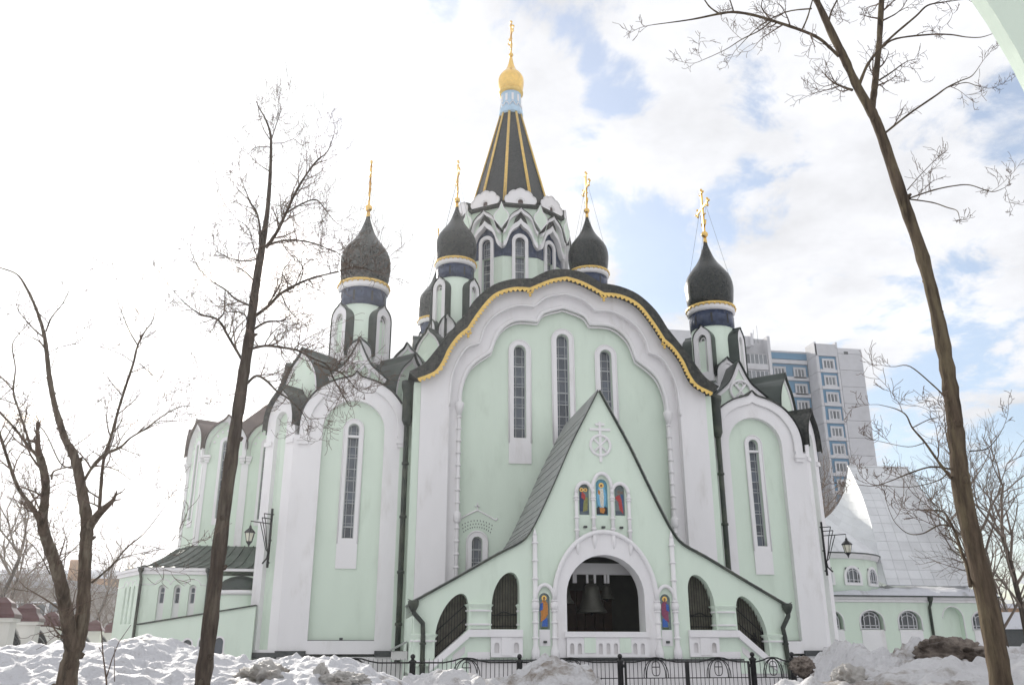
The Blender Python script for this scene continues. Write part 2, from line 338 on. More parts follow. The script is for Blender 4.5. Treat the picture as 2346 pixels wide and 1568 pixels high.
w.slab(FR, closed([(x*.985, z-.1) for x, z in WALLTOP], 0), [closed(ARCV, 1.2)], .302, .62)
facade = w.build('facade_wall', 'white', church)
for s in (-1, 1): MB().slab(FR, rect(min(s*5.745, s*6.0), 0, max(s*5.745, s*6.0), 11.3), (), .05, 9).build('facade_edge', 'green', church)
WIN = [(-1.78, 9.4, 13.24, .50), (0, 9.4, 13.82, .52), (1.80, 9.4, 13.24, .50), (-3.42, 3.3, 5.58, .40)]
w = MB(); w.slab(FR, closed([(x, z+.2) for x, z in ARCV[:-1]]+[(4.4, 10.4)], 0), [arch(c, a, b, ww) for c, a, b, ww in WIN], .64, .95)
w.build('facade_panel', 'green', church)
# window surrounds with plain sill panels
for c, a, b, ww in WIN:
    q = MB(); q.slab(FR, arch(c, a-(1.02 if a > 5 else .1), b+.20, ww+.40, 14), [arch(c, a, b, ww, 14)], .585, .645)
    ptube(q, FR, arch(c, a-.2, b+.19, ww+.38, 14)[1:]+[(c-ww/2-.19, a-.2)], .59, .035, 6)
    q.build('window_surround', 'white', church)
    if a > 5: bx(MB(), FR, c-ww/2, .62, a-.06, c+ww/2, .9, a+.01).build('sill', 'stone', church)
    tall_window(FR, c, a, b, ww, .86, church, 9 if a > 5 else 5, transom=(4, 7))
# mouldings of the great arch, rope colonnettes with rings
q = MB(); ptube(q, FR, full(ARCV), .30, .085, 8); ptube(q, FR, full([(x-.03, z-.1) for x, z in ARCV]), .47, .05, 6)
ptube(q, FR, full(STEP), .0, .05, 6); q.build('arch_moulding', 'white', church)
for s in (-1, 1):
    q = MB(); q.tube([FR(s*4.22, .30, 10.4), FR(s*4.22, .30, 1.3)], .075, 10)
    z = 1.6
    while z < 10.2: q.lathe(s*4.22, .30, [(.075, z-.05), (.115, z-.02), (.115, z+.02), (.075, z+.05)], 10); z += .47
    q.lathe(s*4.22, .30, [(.08, 10.1), (.17, 10.45), (.19, 10.6), (.10, 10.68)], 10)
    q.lathe(s*4.22, .30, [(.08, 6.0), (.15, 6.1), (.15, 6.35), (.08, 6.45)], 10)
    q.build('colonnette', 'white', church)
    q = MB(); bx(q, FR, s*4.9-.9, -.0, 0, s*4.9+.82, -.12, 1.25); q.build('plinth', 'white_dirty', church)
# roof of the front arm: dark fascia and barrel
q = MB(); q.strip(FR, full(ROOF), full([(x, z) for x, z in crom([GOLD[0]]+GOLD[1:], 1)]) if False else full(GOLD), -.38, -.10)
q.sheet(FR, full(ROOF), -.38, 9.5, 1); q.sheet(FR, full(GOLD), -.38, .3, 1)
q.build('gable_roof', 'roof', church)
# gilded serrated valance under the roof edge
FG = full(GOLD); res = []
for i in range(len(FG)-1):
    (x0, z0), (x1, z1) = FG[i], FG[i+1]; n = max(1, round(math.hypot(x1-x0, z1-z0)/.085))
    for k in range(n): res.append((x0+(x1-x0)*k/n, z0+(z1-z0)*k/n))
res.append(FG[-1])
inn = offset_in(res, -.07); inn2 = offset_in(res, -.17)
low = [inn2[i] if i % 2 else inn[i] for i in range(len(res))]
up_ = offset_in(res, .03)
q = MB()
for i in range(len(res)-1): q.slab(FR, [up_[i], low[i], low[i+1], up_[i+1]], (), -.41, -.385)
for cx_, cz_ in ((1.53, 15.12), (-1.53, 15.12), (4.0, 13.22), (-4.0, 13.22)):
    for dx, dz in ((0, 0), (.08, .05), (-.08, .05), (0, -.1)): q.sphere((cx_+dx, -.4, cz_+dz), .06, 8, 6)
q.build('gilded_valance', 'gild', church)
# relief above the small window: hooked cornice with a cross and rows of leaf marks
q = MB(); ptube(q, FR, crom([(-4.18, 6.28), (-4.12, 6.2), (-3.9, 6.32), (-3.55, 6.5), (-3.42, 6.55), (-3.29, 6.5), (-2.94, 6.32), (-2.72, 6.2), (-2.66, 6.28)], 4), .63, .035, 6)
bx(q, FR, -3.44, .60, 6.55, -3.40, .645, 6.84); bx(q, FR, -3.52, .60, 6.69, -3.32, .645, 6.73); q.build('relief_cornice', 'white', church)
q = MB()
for row, rr in enumerate((.78, .9, 1.02)):
    for k in range(13-row):
        a = R(50+80*(k+row*.5)/12.); cx_, cz_ = -3.42+rr*math.cos(a), 5.15+rr*math.sin(a)
        q.slab(FR, [(cx_-.02, cz_), (cx_, cz_-.035), (cx_+.02, cz_), (cx_, cz_+.035)], (), .632, .641)
q.build('leaf_relief', 'stone', church, kind='stuff')
# body of the church behind
q = MB(); q.box(-5.9, .96, 0, 5.9, 22, 11.2); q.box(-8.2, 4, 0, 8.2, 22.6, 11.4); q.box(-11.5, 6.2, 0, 11.5, 20, 9.4); q.build('core_wall', 'green', church)
q = MB(); q.lathe(0, 13.4, [(8.5, 11.4), (6.6, 13.2), (5.2, 14.6), (4.2, 16.3), (3.0, 17.2)], 8, False, R(22.5)); q.build('core_roof', 'darksheet', church)
# ---- ogee shapes
def ogee(w, zs, ztip, k=4):
    h = ztip-zs
    return lobes([(w, zs), (w*.985, zs+h*.22), (w*.88, zs+h*.44), (w*.66, zs+h*.63), (w*.40, zs+h*.76), (w*.16, zs+h*.86), (0, ztip)])
def kokoshnik(F, w, zb, zs, ztip, depth, parent, rim=.14, wall='green', roofm='darksheet', shape=None, over=.10):
    half = shape or ogee(w, zs, ztip)
    out = mirror([(half[0][0], zb)]+half)
    q = MB(); q.slab(F, out, (), .06, .3); k = q.build('kokoshnik', wall, parent)
    inn = [p for p in offset_in(half, rim)[:-1] if p[0] > rim*.25]; inn += [(0, half[-1][1]-rim*2.2)]
    q = MB(); q.slab(F, out, [mirror([(inn[0][0], zb+.02)]+inn)], 0, .058); q.build('rim', 'white', k)
    line = [(x*1.03+(.03 if x > 0 else 0), z+.05) for x, z in half]; fl = [(-x, z) for x, z in line]+list(reversed(line))[1:]
    ln2 = [(x, z-.06) for x, z in fl]
    q = MB(); q.sheet(F, fl, -over, depth, 1, smooth=False); q.strip(F, fl, ln2, -over, -over+.05); q.sheet(F, ln2, -over, .2, 1); q.build('barrel_roof', roofm, k)
    return k
DOMEP = [(.95, 0), (1.08, .27), (1.125, .61), (1.15, .95), (1.125, 1.3), (1.015, 1.64), (.80, 1.98), (.55, 2.32), (.36, 2.66), (.235, 3.0), (.125, 3.34), (.085, 3.55)]
def cross(q, x, y, z0, h):
    """gilded cross standing in the plane of the church axis (arms run front to back)"""
    b = .045*h/2.
    q.box(x-b, y-b, z0, x+b, y+b, z0+h); ends = []
    arm = h*.30; za = z0+h*.62
    q.box(x-b*.9, y-arm, za-b, x+b*.9, y+arm, za+b)
    for (yy, zz, dy, dz) in ((y-arm, za, -1, 0), (y+arm, za, 1, 0), (y, z0+h, 0, 1)):
        r = h*.032
        for t in ((dy, dz), (dz, dy), (-dz, -dy)):
            q.tube([(x, yy, zz), (x, yy+t[0]*h*.075, zz+t[1]*h*.075)], r*.55, 6); q.sphere((x, yy+t[0]*h*.085, zz+t[1]*h*.085), r, 8, 6)
    q.tube([(x, y-h*.14, z0+h*.40), (x, y+h*.14, z0+h*.47)], b*.8, 6)
    for s in (-1, 1): q.tube([(x, y, z0+h*.12), (x, y+s*h*.09, z0+h*.17), (x, y+s*h*.12, z0+h*.26)], r*.7, 6)
    for k in range(8):
        a = math.pi*k/4+.39; q.tube([(x, y+math.cos(a)*h*.02, za+math.sin(a)*h*.02), (x, y+math.cos(a)*h*.13, za+math.sin(a)*h*.13)], [b*.5, .004], 5)
def turret(x, y, ring, s, zb, parent, nd=True, slots=True, hc=2.1, niches=(45, 135, 225, 315)):
    q = MB(); q.lathe(x, y, [(1.02*s, zb), (1.0*s, ring-1.12*s)], 24); T = q.build('turret', 'green', parent)
    bm_ = tilemat('blue_band', (.016, .028, .062), (.04, .058, .115), 7, 7, .25, bump=.3) if 'bt' not in M else M['bt']; M['bt'] = bm_
    q = MB(); q.lathe(x, y, [(.99*s, ring-1.12*s), (1.03*s, ring-1.10*s), (1.03*s, ring-.30*s)], 32); q.build('blue_tile_band', 'bt', T)
    for k in range(8):
        F = face_of(x, y, k*45+22.5, 1.025*s); bx(MB(), F, -.045*s, -.012, ring-.95*s, .045*s, .05, ring-.48*s).build('slit_window', 'iron', T)
    q = MB(); q.lathe(x, y, [(1.03*s, ring-.32*s), (1.12*s, ring-.26*s), (1.13*s, ring-.06*s), (1.0*s, ring)], 32); q.build('cornice', 'white', T)
    q = MB(); q.lathe(x, y, [(1.10*s, ring-.05*s), (1.165*s, ring-.05*s), (1.165*s, ring+.05*s), (.9*s, ring+.06*s)], 32)
    for k in range(28):
        a = 2*math.pi*k/28; q.sphere((x+1.15*s*math.sin(a), y-1.15*s*math.cos(a), ring-.06*s), .055*s, 6, 5)
    q.build('gilded_ring', 'gild', T)
    P = crom(DOMEP, 3); q = MB(); q.lathe(x, y, [(r*s, ring+.05*s+h*s) for r, h in P], 40); q.build('onion_dome', 'dome', T)
    zt = ring+.05*s+3.55*s
    q = MB(); q.lathe(x, y, [(.10*s, zt-.05), (.075*s, zt+.28*s)], 12); q.sphere((x, y, zt+.42*s), .17*s, 16, 12); q.build('gilded_ball', 'gold', T)
    if hc:
        q = MB(); cross(q, x, y, zt+.56*s, hc); q.build('cross', 'gold', T)
        q = MB()
        for dx, dy in ((.7, .7), (-.7, .7), (.7, -.7), (-.7, -.7)):
            q.tube([(x, y+math.copysign(hc*.2, dy), zt+.56*s+hc*.58), (x+dx*1.08*s, y+dy*1.08*s, ring+1.5*s)], .007, 4)
        q.build('guy_wires', 'iron', T)
    if nd:
        for a in niches:
            F = face_of(x, y, a, 1.34*s); z0 = zb+.6; half = ogee(.43*s, ring-1.95*s, ring-1.18*s)
            out = mirror([(.43*s, z0)]+half)
            n1 = arch(0, z0+.45, ring-1.62*s, .44*s, 10, .34*s)
            q = MB(); q.slab(F, out, [n1], 0, .14); nb = MB(); bx(nb, F, -.43*s, .142, z0, .43*s, .5*s, ring-1.9*s)
            ptube(q, F, arch(0, z0+.5, ring-1.76*s, .22*s, 8, .16*s)[1:], .13, .03, 6); nn = q.build('niche', 'white', T); nb.build('niche_back', 'green', nn)
            fl = [(-xx-.03, z) for xx, z in [(.43*s, z0+.25)]+half]+[(xx+.03, z) for xx, z in reversed([(.43*s, z0+.25)]+half)][1:]
            q = MB(); q.sheet(F, [(xx, z+.03) for xx, z in fl], -.05, .75*s, 1); q.build('niche_roof', 'darksheet', nn)
    return T
# ---- corner towers left and right of the front
def tower(s):
    cx, cy = 8.2*s, 4.45
    q = MB(); F0 = frame(cx, 1.0)
    out = lobes([(2.02, 9.3), (2.0, 9.95), (1.80, 10.55), (1.38, 11.1), (.85, 11.44), (.38, 11.60), (.14, 11.68), (0, 11.86)])
    nic = arch(0, 1.9, 10.74, 2.34, 16)
    body = [(2.2, 1.45), (2.2, 9.3)]+out
    q.slab(F0, mirror(body), [nic], 0, .26); tw = q.build('tower_wall', 'white', church)
    inn = [p for p in offset_in(out, .32)[:-1] if p[0] > .12]+[(0, 11.42)]
    band = lambda a, b, d0, d1, FF: MB().slab(FF, list(a)+[(-x, z) for x, z in reversed(a) if x > 1e-6]+list(reversed(list(b)+[(-x, z) for x, z in reversed(b) if x > 1e-6])), (), d0, d1)
    q = band([(2.02, 9.05)]+out, [(1.69, 9.05)]+inn, -.10, -.002, F0)
    ptube(q, F0, [(-x, z) for x, z in inn]+list(reversed(inn))[1:], -.06, .045, 6)
    for t in (-1, 1):
        bx(q, F0, t*1.86-.22, -.16, 9.06, t*1.86+.22, -.003, 9.22); bx(q, F0, t*1.86-.18, -.12, 8.92, t*1.86+.18, -.002, 9.055)
    q.build('archivolt', 'white', tw)
    lw = .42
    q = MB(); q.slab(F0, rect(-1.3, 1.5, 1.3, 10.9), [arch(0, 5.5, 9.86, lw)], .262, .6); q.build('niche_panel', 'green', tw)
    q = MB(); q.slab(F0, arch(0, 4.4, 10.04, lw+.34, 14), [arch(0, 5.5, 9.86, lw, 14)], .215, .261)
    ptube(q, F0, arch(0, 5.3, 10.03, lw+.32, 14)[1:]+[(-lw/2-.16, 5.3)], .22, .03, 6); q.build('window_surround', 'white', tw)
    tall_window(F0, 0, 5.5, 9.86, lw, .46, church, 10, transom=(1, 9))
    bx(MB(), F0, -lw/2-.02, .24, 9.32, lw/2+.02, .44, 9.40).build('transom', 'white', tw)
    bx(MB(), F0, -lw/2, .23, 5.45, lw/2, .5, 5.52).build('sill', 'stone', tw)
    # plinth
    q = MB(); bx(q, F0, -2.25, -.10, 1.36, -1.19, .35, 1.56); bx(q, F0, 1.19, -.10, 1.36, 2.25, .35, 1.56); bx(q, F0, -1.185, .12, 1.40, 1.185, .35, 1.92); bx(q, F0, -.06, .02, 1.5, .06, .118, 2.0)
    q.build('granite_plinth', 'stone', tw)
    q = MB(); bx(q, F0, -2.2, -.04, 0, 2.2, .3, 1.355); q.build('base_wall', 'white_dirty', tw)
    # the tower body: front, chamfer, side
    hull = [(-2.2, .28), (2.2, .28), (3.35, 1.15), (3.35, 6.2), (-2.2, 6.2)] if s > 0 else [(-3.35, 1.15), (-2.2, .28), (2.2, .28), (2.2, 6.2), (-3.35, 6.2)]
    vs = [F0(x, d+(.01 if d > .5 else .34), z) for z in (0, 9.6) for x, d in hull]; n = 5
    q = MB(); q.add(vs, [tuple(range(n-1, -1, -1)), tuple(range(n, 2*n))]+[(i, (i+1) % n, n+(i+1) % n, n+i) for i in range(n)]); q.build('tower_body', 'green', tw)
    # chamfer face
    Fc = frame(cx+s*2.775, 1.575, 45*s)
    oc = ogee(.80, 9.6, 11.35)
    q = MB(); q.slab(Fc, mirror([(.81, 1.45), (.81, 9.5)]+oc), [arch(0, 1.6, 10.3, .66, 12)], 0, .22)
    for t in (-1, 1): bx(q, Fc, t*.62-.2, -.08, 9.0, t*.62+.2, -.002, 9.16)
    ch = q.build('chamfer_wall', 'white', tw)
    q = MB(); bx(q, Fc, -.4, .23, 1.4, .4, .30, 10.4); q.build('chamfer_panel', 'green', ch)
    q = MB(); bx(q, Fc, -.86, -.09, 1.30, .86, .3, 1.5); q.build('granite_plinth', 'stone', ch)
    line = [(x*1.02+.03, z+.05) for x, z in oc]; fl = [(-x, z) for x, z in line]+list(reversed(line))
    q = MB(); q.sheet(Fc, fl, -.22, 2.2); q.strip(Fc, fl, [(x, z-.07) for x, z in fl], -.22, -.16); q.build('chamfer_roof', 'roof', ch)
    q = MB(); line = [(x*1.015+.03, z+.04) for x, z in out]; fl = [(-x, z) for x, z in line]+list(reversed(line))[1:]
    q.sheet(F0, fl, -.16, 2.0); q.strip(F0, fl, [(x, z-.06) for x, z in fl], -.16, -.12); q.build('arch_roof', 'roof', tw)
    # outer side gable
    Fs = frame(cx+s*3.35, 4.6, 90*s); kokoshnik(Fs, 1.9, 8.6, 9.6, 11.8, 2.5, church, roofm='roof')
    # upper tier
    half = lobes([(1.95, 9.7), (1.90, 10.5), (1.74, 11.15), (1.50, 11.6), (1.12, 11.95), (.78, 12.24), (.52, 12.48), (.31, 12.82), (.13, 13.22), (0, 13.52)])
    k0 = kokoshnik(frame(cx, 1.95), 1.95, 9.0, 9.7, 13.52, 2.3, church, rim=.15, shape=half)
    Fm = frame(cx, 1.95); q = MB()
    ptube(q, Fm, [(.47*math.cos(2*math.pi*k/24), 12.16+.47*math.sin(2*math.pi*k/24)) for k in range(24)], .0, .06, 8, closed=True)
    for a in (52, 128): q.tube([Fm(-.4*math.cos(R(a)), .02, 12.16-.4*math.sin(R(a))), Fm(.4*math.cos(R(a)), .02, 12.16+.4*math.sin(R(a)))], .05, 6)
    ptube(q, Fm, [(.13*math.cos(2*math.pi*k/16), 12.42+.13*math.sin(2*math.pi*k/16)) for k in range(16)], .0, .03, 6, closed=True)
    ptube(q, Fm, [(.16*math.cos(a), 11.86+.16*math.sin(a)) for a in [math.pi*i/10 for i in range(11)]], .0, .03, 6); q.build('medallion', 'white', k0)
    for a in (45, -45, 90*s, 135, -135, 180): kokoshnik(face_of(cx, cy, a, 3.15 if abs(a) != 90 else 3.0), 1.0 if abs(a) % 90 else 1.6, 9.5, 10.9 if abs(a) % 90 else 10.4, 13.15, 2.4, church, rim=.12)
    q = MB(); q.lathe(cx, cy, [(2.3, 9.3), (2.2, 11.6), (1.8, 12.3), (1.35, 12.8), (1.1, 13.1)], 16, False); q.build('tower_roof', 'metal', tw)
    turret(cx, cy, 16.88, 1.0, 12.4, church, hc=2.15)
    kokoshnik(face_of(cx, cy, 0, 1.35), .5, 12.4, 13.2, 14.05, .8, church, rim=.12, wall='white')
    # great down-pipe in the corner
    q = MB(); xx = s*6.2 if s < 0 else 6.46
    q.tube([(xx, .72, 10.9), (xx, .72, 1.15)], .105, 10); q.lathe(xx, .72, [(.12, 9.75), (.20, 9.95), (.20, 11.05), (.26, 11.3), (.26, 11.5)], 12)
    for z in (8.2, 6.2, 4.2, 2.4): q.lathe(xx, .72, [(.105, z), (.14, z+.02), (.14, z+.1), (.105, z+.12)], 10)
    q.build('down_pipe', 'pipe', church)
    q = MB(); q.box(min(s*5.95, s*6.42), .95, 1.2, max(s*5.95, s*6.42), 3.2, 11.2); q.build('corner_wall', 'green', church)
for s in (-1, 1): tower(s)
# ---- turrets round the tent
for s in (-1, 1):
    turret(3.6*s, 9.5, 20.62, .95, 15.2, church, hc=2.1)
    for a in (0, 45*s, 90*s, -45*s, 180): kokoshnik(face_of(3.6*s, 9.5, a, 2.0 if a else 2.2), .85, 13.6, 14.7, 16.5, 1.6, church, rim=.10)
    for a in (0, 90*s, 45*s): kokoshnik(face_of(3.6*s, 9.5, a+22.5, 1.25), .42, 15.4, 16.4, 17.4, .8, church, rim=.08, wall='white')
    q = MB(); q.lathe(3.6*s, 9.5, [(2.2, 12), (2.0, 15.2), (1.2, 16.0), (.98, 16.2)], 16, False); q.build('turret_base', 'green', church)
    kokoshnik(frame(6.2*s, 3.1, 20*s), .75, 10.5, 12.2, 13.9, 3.5, church, rim=.1)
    turret(4.0*s, 17.3, 20.3, .95, 15.2, church, hc=2.1)
# ---- the drum and the tent, ten-sided
DX, DY, DR = 0., 13.4, 3.1; AP = DR*math.cos(R(18)); HW = DR*math.sin(R(18))
q = MB(); q.lathe(DX, DY, [(3.45, 15.5), (3.3, 17.2), (2.9, 17.6)], 10, False, R(18)); q.build('drum_base', 'green', church)
WAVE = lobes([(0, 23.86), (.16, 23.66), (.42, 23.46), (.62, 23.12), (.74, 22.72), (.86, 22.50), (HW, 22.42)])
WAVE2 = lobes([(0, 24.50), (.16, 24.32), (.40, 24.16), (.62, 23.90), (.74, 23.52), (.84, 23.24), (HW, 23.10)])
TREF = lobes([(.80, 24.92), (.88, 25.1), (.84, 25.30), (.68, 25.40)], [(.68, 25.40), (.62, 25.56), (.44, 25.70), (.28, 25.70)], [(.28, 25.70), (.16, 25.80), (0, 25.86)])
def lift(l, dz, sx=1.): return [(x*sx, z+dz) for x, z in l]
for k in range(10):
    a = k*36.; F = face_of(DX, DY, a, AP); seen = a <= 108 or a >= 252
    q = MB(); q.slab(F, rect(-HW, 17.2, HW, 21.8), [arch(0, 19.5, 21.79, .54)] if False else [rect(-.27, 19.5, .27, 21.78)], 0, .3); dw = q.build('drum_wall', 'green', church)
    top = [(x, z-.08) for x, z in full(WAVE)]
    q = MB(); q.slab(F, [(-HW, 21.802), (HW, 21.802)]+list(reversed(top)), [arch(0, 21.81, 22.92, .54)], -.03, .3); q.build('blue_tile_panel', 'bt', dw)
    q = MB(); q.slab(F, arch(0, 19.4, 23.14, .90, 14), [arch(0, 19.5, 22.92, .54, 14)], -.14, -.032); q.build('window_surround', 'white', dw)
    if seen: tall_window(F, 0, 19.5, 22.92, .54, .16, church, 7, transom=(3, 5))
    q = MB(); q.strip(F, full(lift(WAVE, .12)), full(lift(WAVE, -.20)), -.34, .1); q.build('wave_band', 'white', dw)
    q = MB(); q.strip(F, full(lift(WAVE2, .06)), full(lift(WAVE, .10)), -.20, .1); q.build('wave_gap', 'green', dw)
    q = MB(); q.slab(F, [(-.40, 23.62), (-.2, 23.78), (0, 23.98), (.2, 23.78), (.40, 23.62), (.30, 23.95), (.14, 24.2), (0, 24.38), (-.14, 24.2), (-.30, 23.95)], (), -.30, -.201); q.build('wave_dark_tile', 'roof', dw)  # dark pointed slab between the two wave peaks
    q = MB(); q.strip(F, full(lift(WAVE2, .08)), full(lift(WAVE2, -.13)), -.46, -.205); q.build('upper_wave_band', 'white', dw)
    q = MB(); q.strip(F, full(lift(WAVE2, .11)), full(lift(WAVE2, .085)), -.52, -.15); q.build('wave_flashing', 'roof', dw)
    q = MB(); bx(q, F, -HW, -.12, 24.0, HW, .2, 24.92); q.build('upper_wall', 'green', dw)
    Fv = face_of(DX, DY, a+18, DR+.30)
    sp = mirror([(0, 23.25), (.16, 23.5), (.38, 23.80), (.42, 24.0), (.32, 24.22), (.12, 24.45), (0, 24.85)][0:1]+[(.16, 23.5), (.38, 23.80), (.42, 24.0), (.32, 24.22), (.12, 24.45), (0, 24.85)])
    sp = [(0, 23.25), (.16, 23.5), (.38, 23.80), (.42, 24.0), (.32, 24.22), (.12, 24.45), (0, 24.85), (-.12, 24.45), (-.32, 24.22), (-.42, 24.0), (-.38, 23.80), (-.16, 23.5)]
    q = MB(); q.slab(Fv, sp, (), -.16, .15); spd = q.build('spade_panel', 'green', church)
    q = MB(); ptube(q, Fv, sp, -.15, .035, 6, closed=True); q.build('rim', 'white', spd)
    tr = mirror(TREF); hole = arch(0, 24.925, 25.2, .30, 8)
    q = MB(); q.slab(F, tr, [hole], -.30, -.12); tk = q.build('trefoil_kokoshnik', 'white', church)
    q = MB(); ptube(q, F, [(x, z) for x, z in tr[1:]], -.30, .04, 6); ptube(q, F, arch(0, 24.95, 25.3, .48, 8)[2:], -.30, .03, 6); q.build('moulding', 'white', tk)
    q = MB(); bx(q, F, -.16, -.20, 24.9, .16, -.14, 25.25); q.build('vent', 'brownroof', tk)
    q = MB(); fl = [(x*1.02, z+.03) for x, z in tr]; q.sheet(F, fl, -.34, .55); q.build('trefoil_roof', 'roof', tk)
q = MB(); q.lathe(DX, DY, [(DR+.28, 24.72), (DR+.34, 24.78), (DR+.34, 24.9), (DR-.2, 24.93)], 10, False, R(18)); q.build('gutter_ring', 'roof', church)
q = MB(); q.lathe(DX, DY, [(2.62, 24.9), (.66, 32.65)], 10, False, R(18)); tent = q.build('tent_spire', 'tent', church)
for k in range(10):
    a = R(36*k+18); q = MB()
    for o_ in (-.055, .055):
        q.tube([(DX+(2.64)*math.sin(a)+o_*math.cos(a), DY-2.64*math.cos(a)+o_*math.sin(a), 24.95), (DX+.68*math.sin(a)+o_*.5*math.cos(a), DY-.68*math.cos(a)+o_*.5*math.sin(a), 32.66)], .05, 6)
    q.build('gilded_rib', 'gild', tent)
q = MB(); q.lathe(DX, DY, [(.66, 32.6), (.76, 32.7), (.74, 33.0), (.62, 33.25), (.60, 34.15), (.68, 34.25)], 20, False); nk = q.build('spire_neck', 'neck', church)
q = MB()
for k in range(10):
    F = face_of(DX, DY, 36*k, .61); bx(q, F, -.07, -.03, 33.5, .07, .05, 34.0); ptube(q, F, [(-.18, 33.1), (-.1, 33.3), (0, 33.38), (.1, 33.3), (.18, 33.1)], -.06, .03, 5)
q.build('neck_ornament', 'white', nk)
q = MB(); q.lathe(DX, DY, [(.66, 34.2), (.76, 34.28), (.77, 34.42), (.70, 34.48)], 24); q.build('gilded_ring', 'gild', church)
q = MB(); q.lathe(DX, DY, crom([(.69, 34.46), (.77, 34.75), (.81, 35.15), (.78, 35.45), (.62, 35.75), (.40, 36.0), (.26, 36.3), (.16, 36.65), (.10, 37.0), (.07, 37.1)], 3), 40); q.sphere((DX, DY, 37.25), .15, 16, 10); q.build('gilded_dome', 'gold', church)
q = MB(); cross(q, DX, DY, 37.35, 2.3); q.build('cross', 'gold', church)
# ================================================================== porch
PV = -4.6; PF = frame(0, PV)
PR = [(0, 9.88), (.45, 9.02), (.97, 8.02), (1.47, 6.92), (1.95, 5.90), (2.32, 5.20), (2.64, 4.82), (3.40, 4.42), (4.72, 3.67), (5.98, 2.97)]
PR = [PR[0]]+crom(PR[1:], 3)
def rampant(s):
    h1 = crom([(-5.34, 1.25), (-5.34, 1.8), (-5.28, 2.30), (-5.10, 2.75), (-4.85, 3.08), (-4.58, 3.24), (-4.40, 3.15), (-4.32, 2.88)], 3)
    h1 = [(-4.33, 2.20)]+list(reversed(h1))
    h2 = crom([(-3.63, 2.2), (-3.62, 2.85), (-3.55, 3.3), (-3.36, 3.68), (-3.10, 3.88), (-2.88, 3.84), (-2.76, 3.6), (-2.74, 3.2), (-2.74, 2.2)], 3)
    return [[(x*s*-1, z) for x, z in h1], [(x*s*-1, z) for x, z in h2]]
MAIN = [(1.31, 2.14)]+[(1.31*math.cos(math.pi*i/18), 3.2+1.31*math.sin(math.pi*i/18)) for i in range(19)]+[(-1.31, 2.14)]
PILZ = [(-2.13, -1.79), (1.79, 2.13)]
holes = rampant(-1)+rampant(1)+[MAIN]+[arch((a+b)/2, 2.2, 3.28, b-a) for a, b in PILZ]+[arch(c, 5.72, t, w_) for c, t, w_ in ((-.6, 6.74, .34), (0, 6.90, .40), (.6, 6.74, .34))]
q = MB(); q.slab(PF, closed(PR, .9), holes, 0, .55); porch = q.build('porch_wall', 'green', church)
# base, podium and landing
q = MB(); bx(q, PF, -4.6, .02, 0, 4.6, .6, .898); bx(q, PF, -6.0, .1, 0, -4.6, .6, .898); bx(q, PF, 4.6, .1, 0, 6.0, .6, .898); bx(q, PF, -2.6, -.05, 0, 2.6, .018, 1.28); bx(q, PF, -4.3, -.03, 0, -2.6, .018, 1.28); bx(q, PF, 2.6, -.03, 0, 4.3, .018, 1.28); q.build('porch_base', 'white_dirty', church)
q = MB(); bx(q, PF, -4.4, -.12, 1.285, 4.4, -.002, 1.335); bx(q, PF, -1.5, -.22, 1.34, 1.5, -.003, 1.385); q.build('base_flashing', 'stone', porch)
q = MB(); bx(q, PF, -4.3, .56, 1.1, 4.3, 4.6, 1.3); q.build('porch_floor', 'stone', church)
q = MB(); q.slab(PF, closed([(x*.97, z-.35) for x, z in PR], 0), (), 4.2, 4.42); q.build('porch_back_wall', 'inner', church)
for k in range(8): bx(MB(), PF, -1.3+k*.33, 3.9, 1.31, -1.0+k*.33, 3.99, 3.6).build('door_board', 'wood', church)
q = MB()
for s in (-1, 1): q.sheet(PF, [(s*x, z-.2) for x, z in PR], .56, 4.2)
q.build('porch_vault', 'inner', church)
# roof sheets: steep sides in courses of sheet metal, low skirts
for s in (-1, 1):
    pr = [(s*(x+.03), z+.05) for x, z in PR]
    q = MB(); q.strip(PF, pr, [(x, z-.075) for x, z in pr], -.10, -.03); q.build('roof_edge', 'pipe', church)
    rf = MB(); rf.sheet(PF, [(x, z-.03) for x, z in pr], -.07, 4.9); rf = rf.build('porch_roof', 'greyroof', church)
    for i in range(len(pr)-1):
        (x0, z0), (x1, z1) = pr[i], pr[i+1]
        for k in range(4):
            d0 = -.09+k*1.24; d1 = min(d0+1.235, 4.9)
            e = .006
            vs = [PF(x0, d0, z0), PF(x1, d0, z1), PF(x1, d1, z1), PF(x0, d1, z0), PF(x0+s*.02, d0, z0+e), PF(x1+s*.035, d0, z1+e*2), PF(x1+s*.035, d1, z1+e*2), PF(x0+s*.02, d1, z0+e)]
            MB().add(vs, [(0, 1, 2, 3), (4, 7, 6, 5), (0, 4, 5, 1), (1, 5, 6, 2), (2, 6, 7, 3), (3, 7, 4, 0)]).build('roof_sheet', 'greyroof', rf)
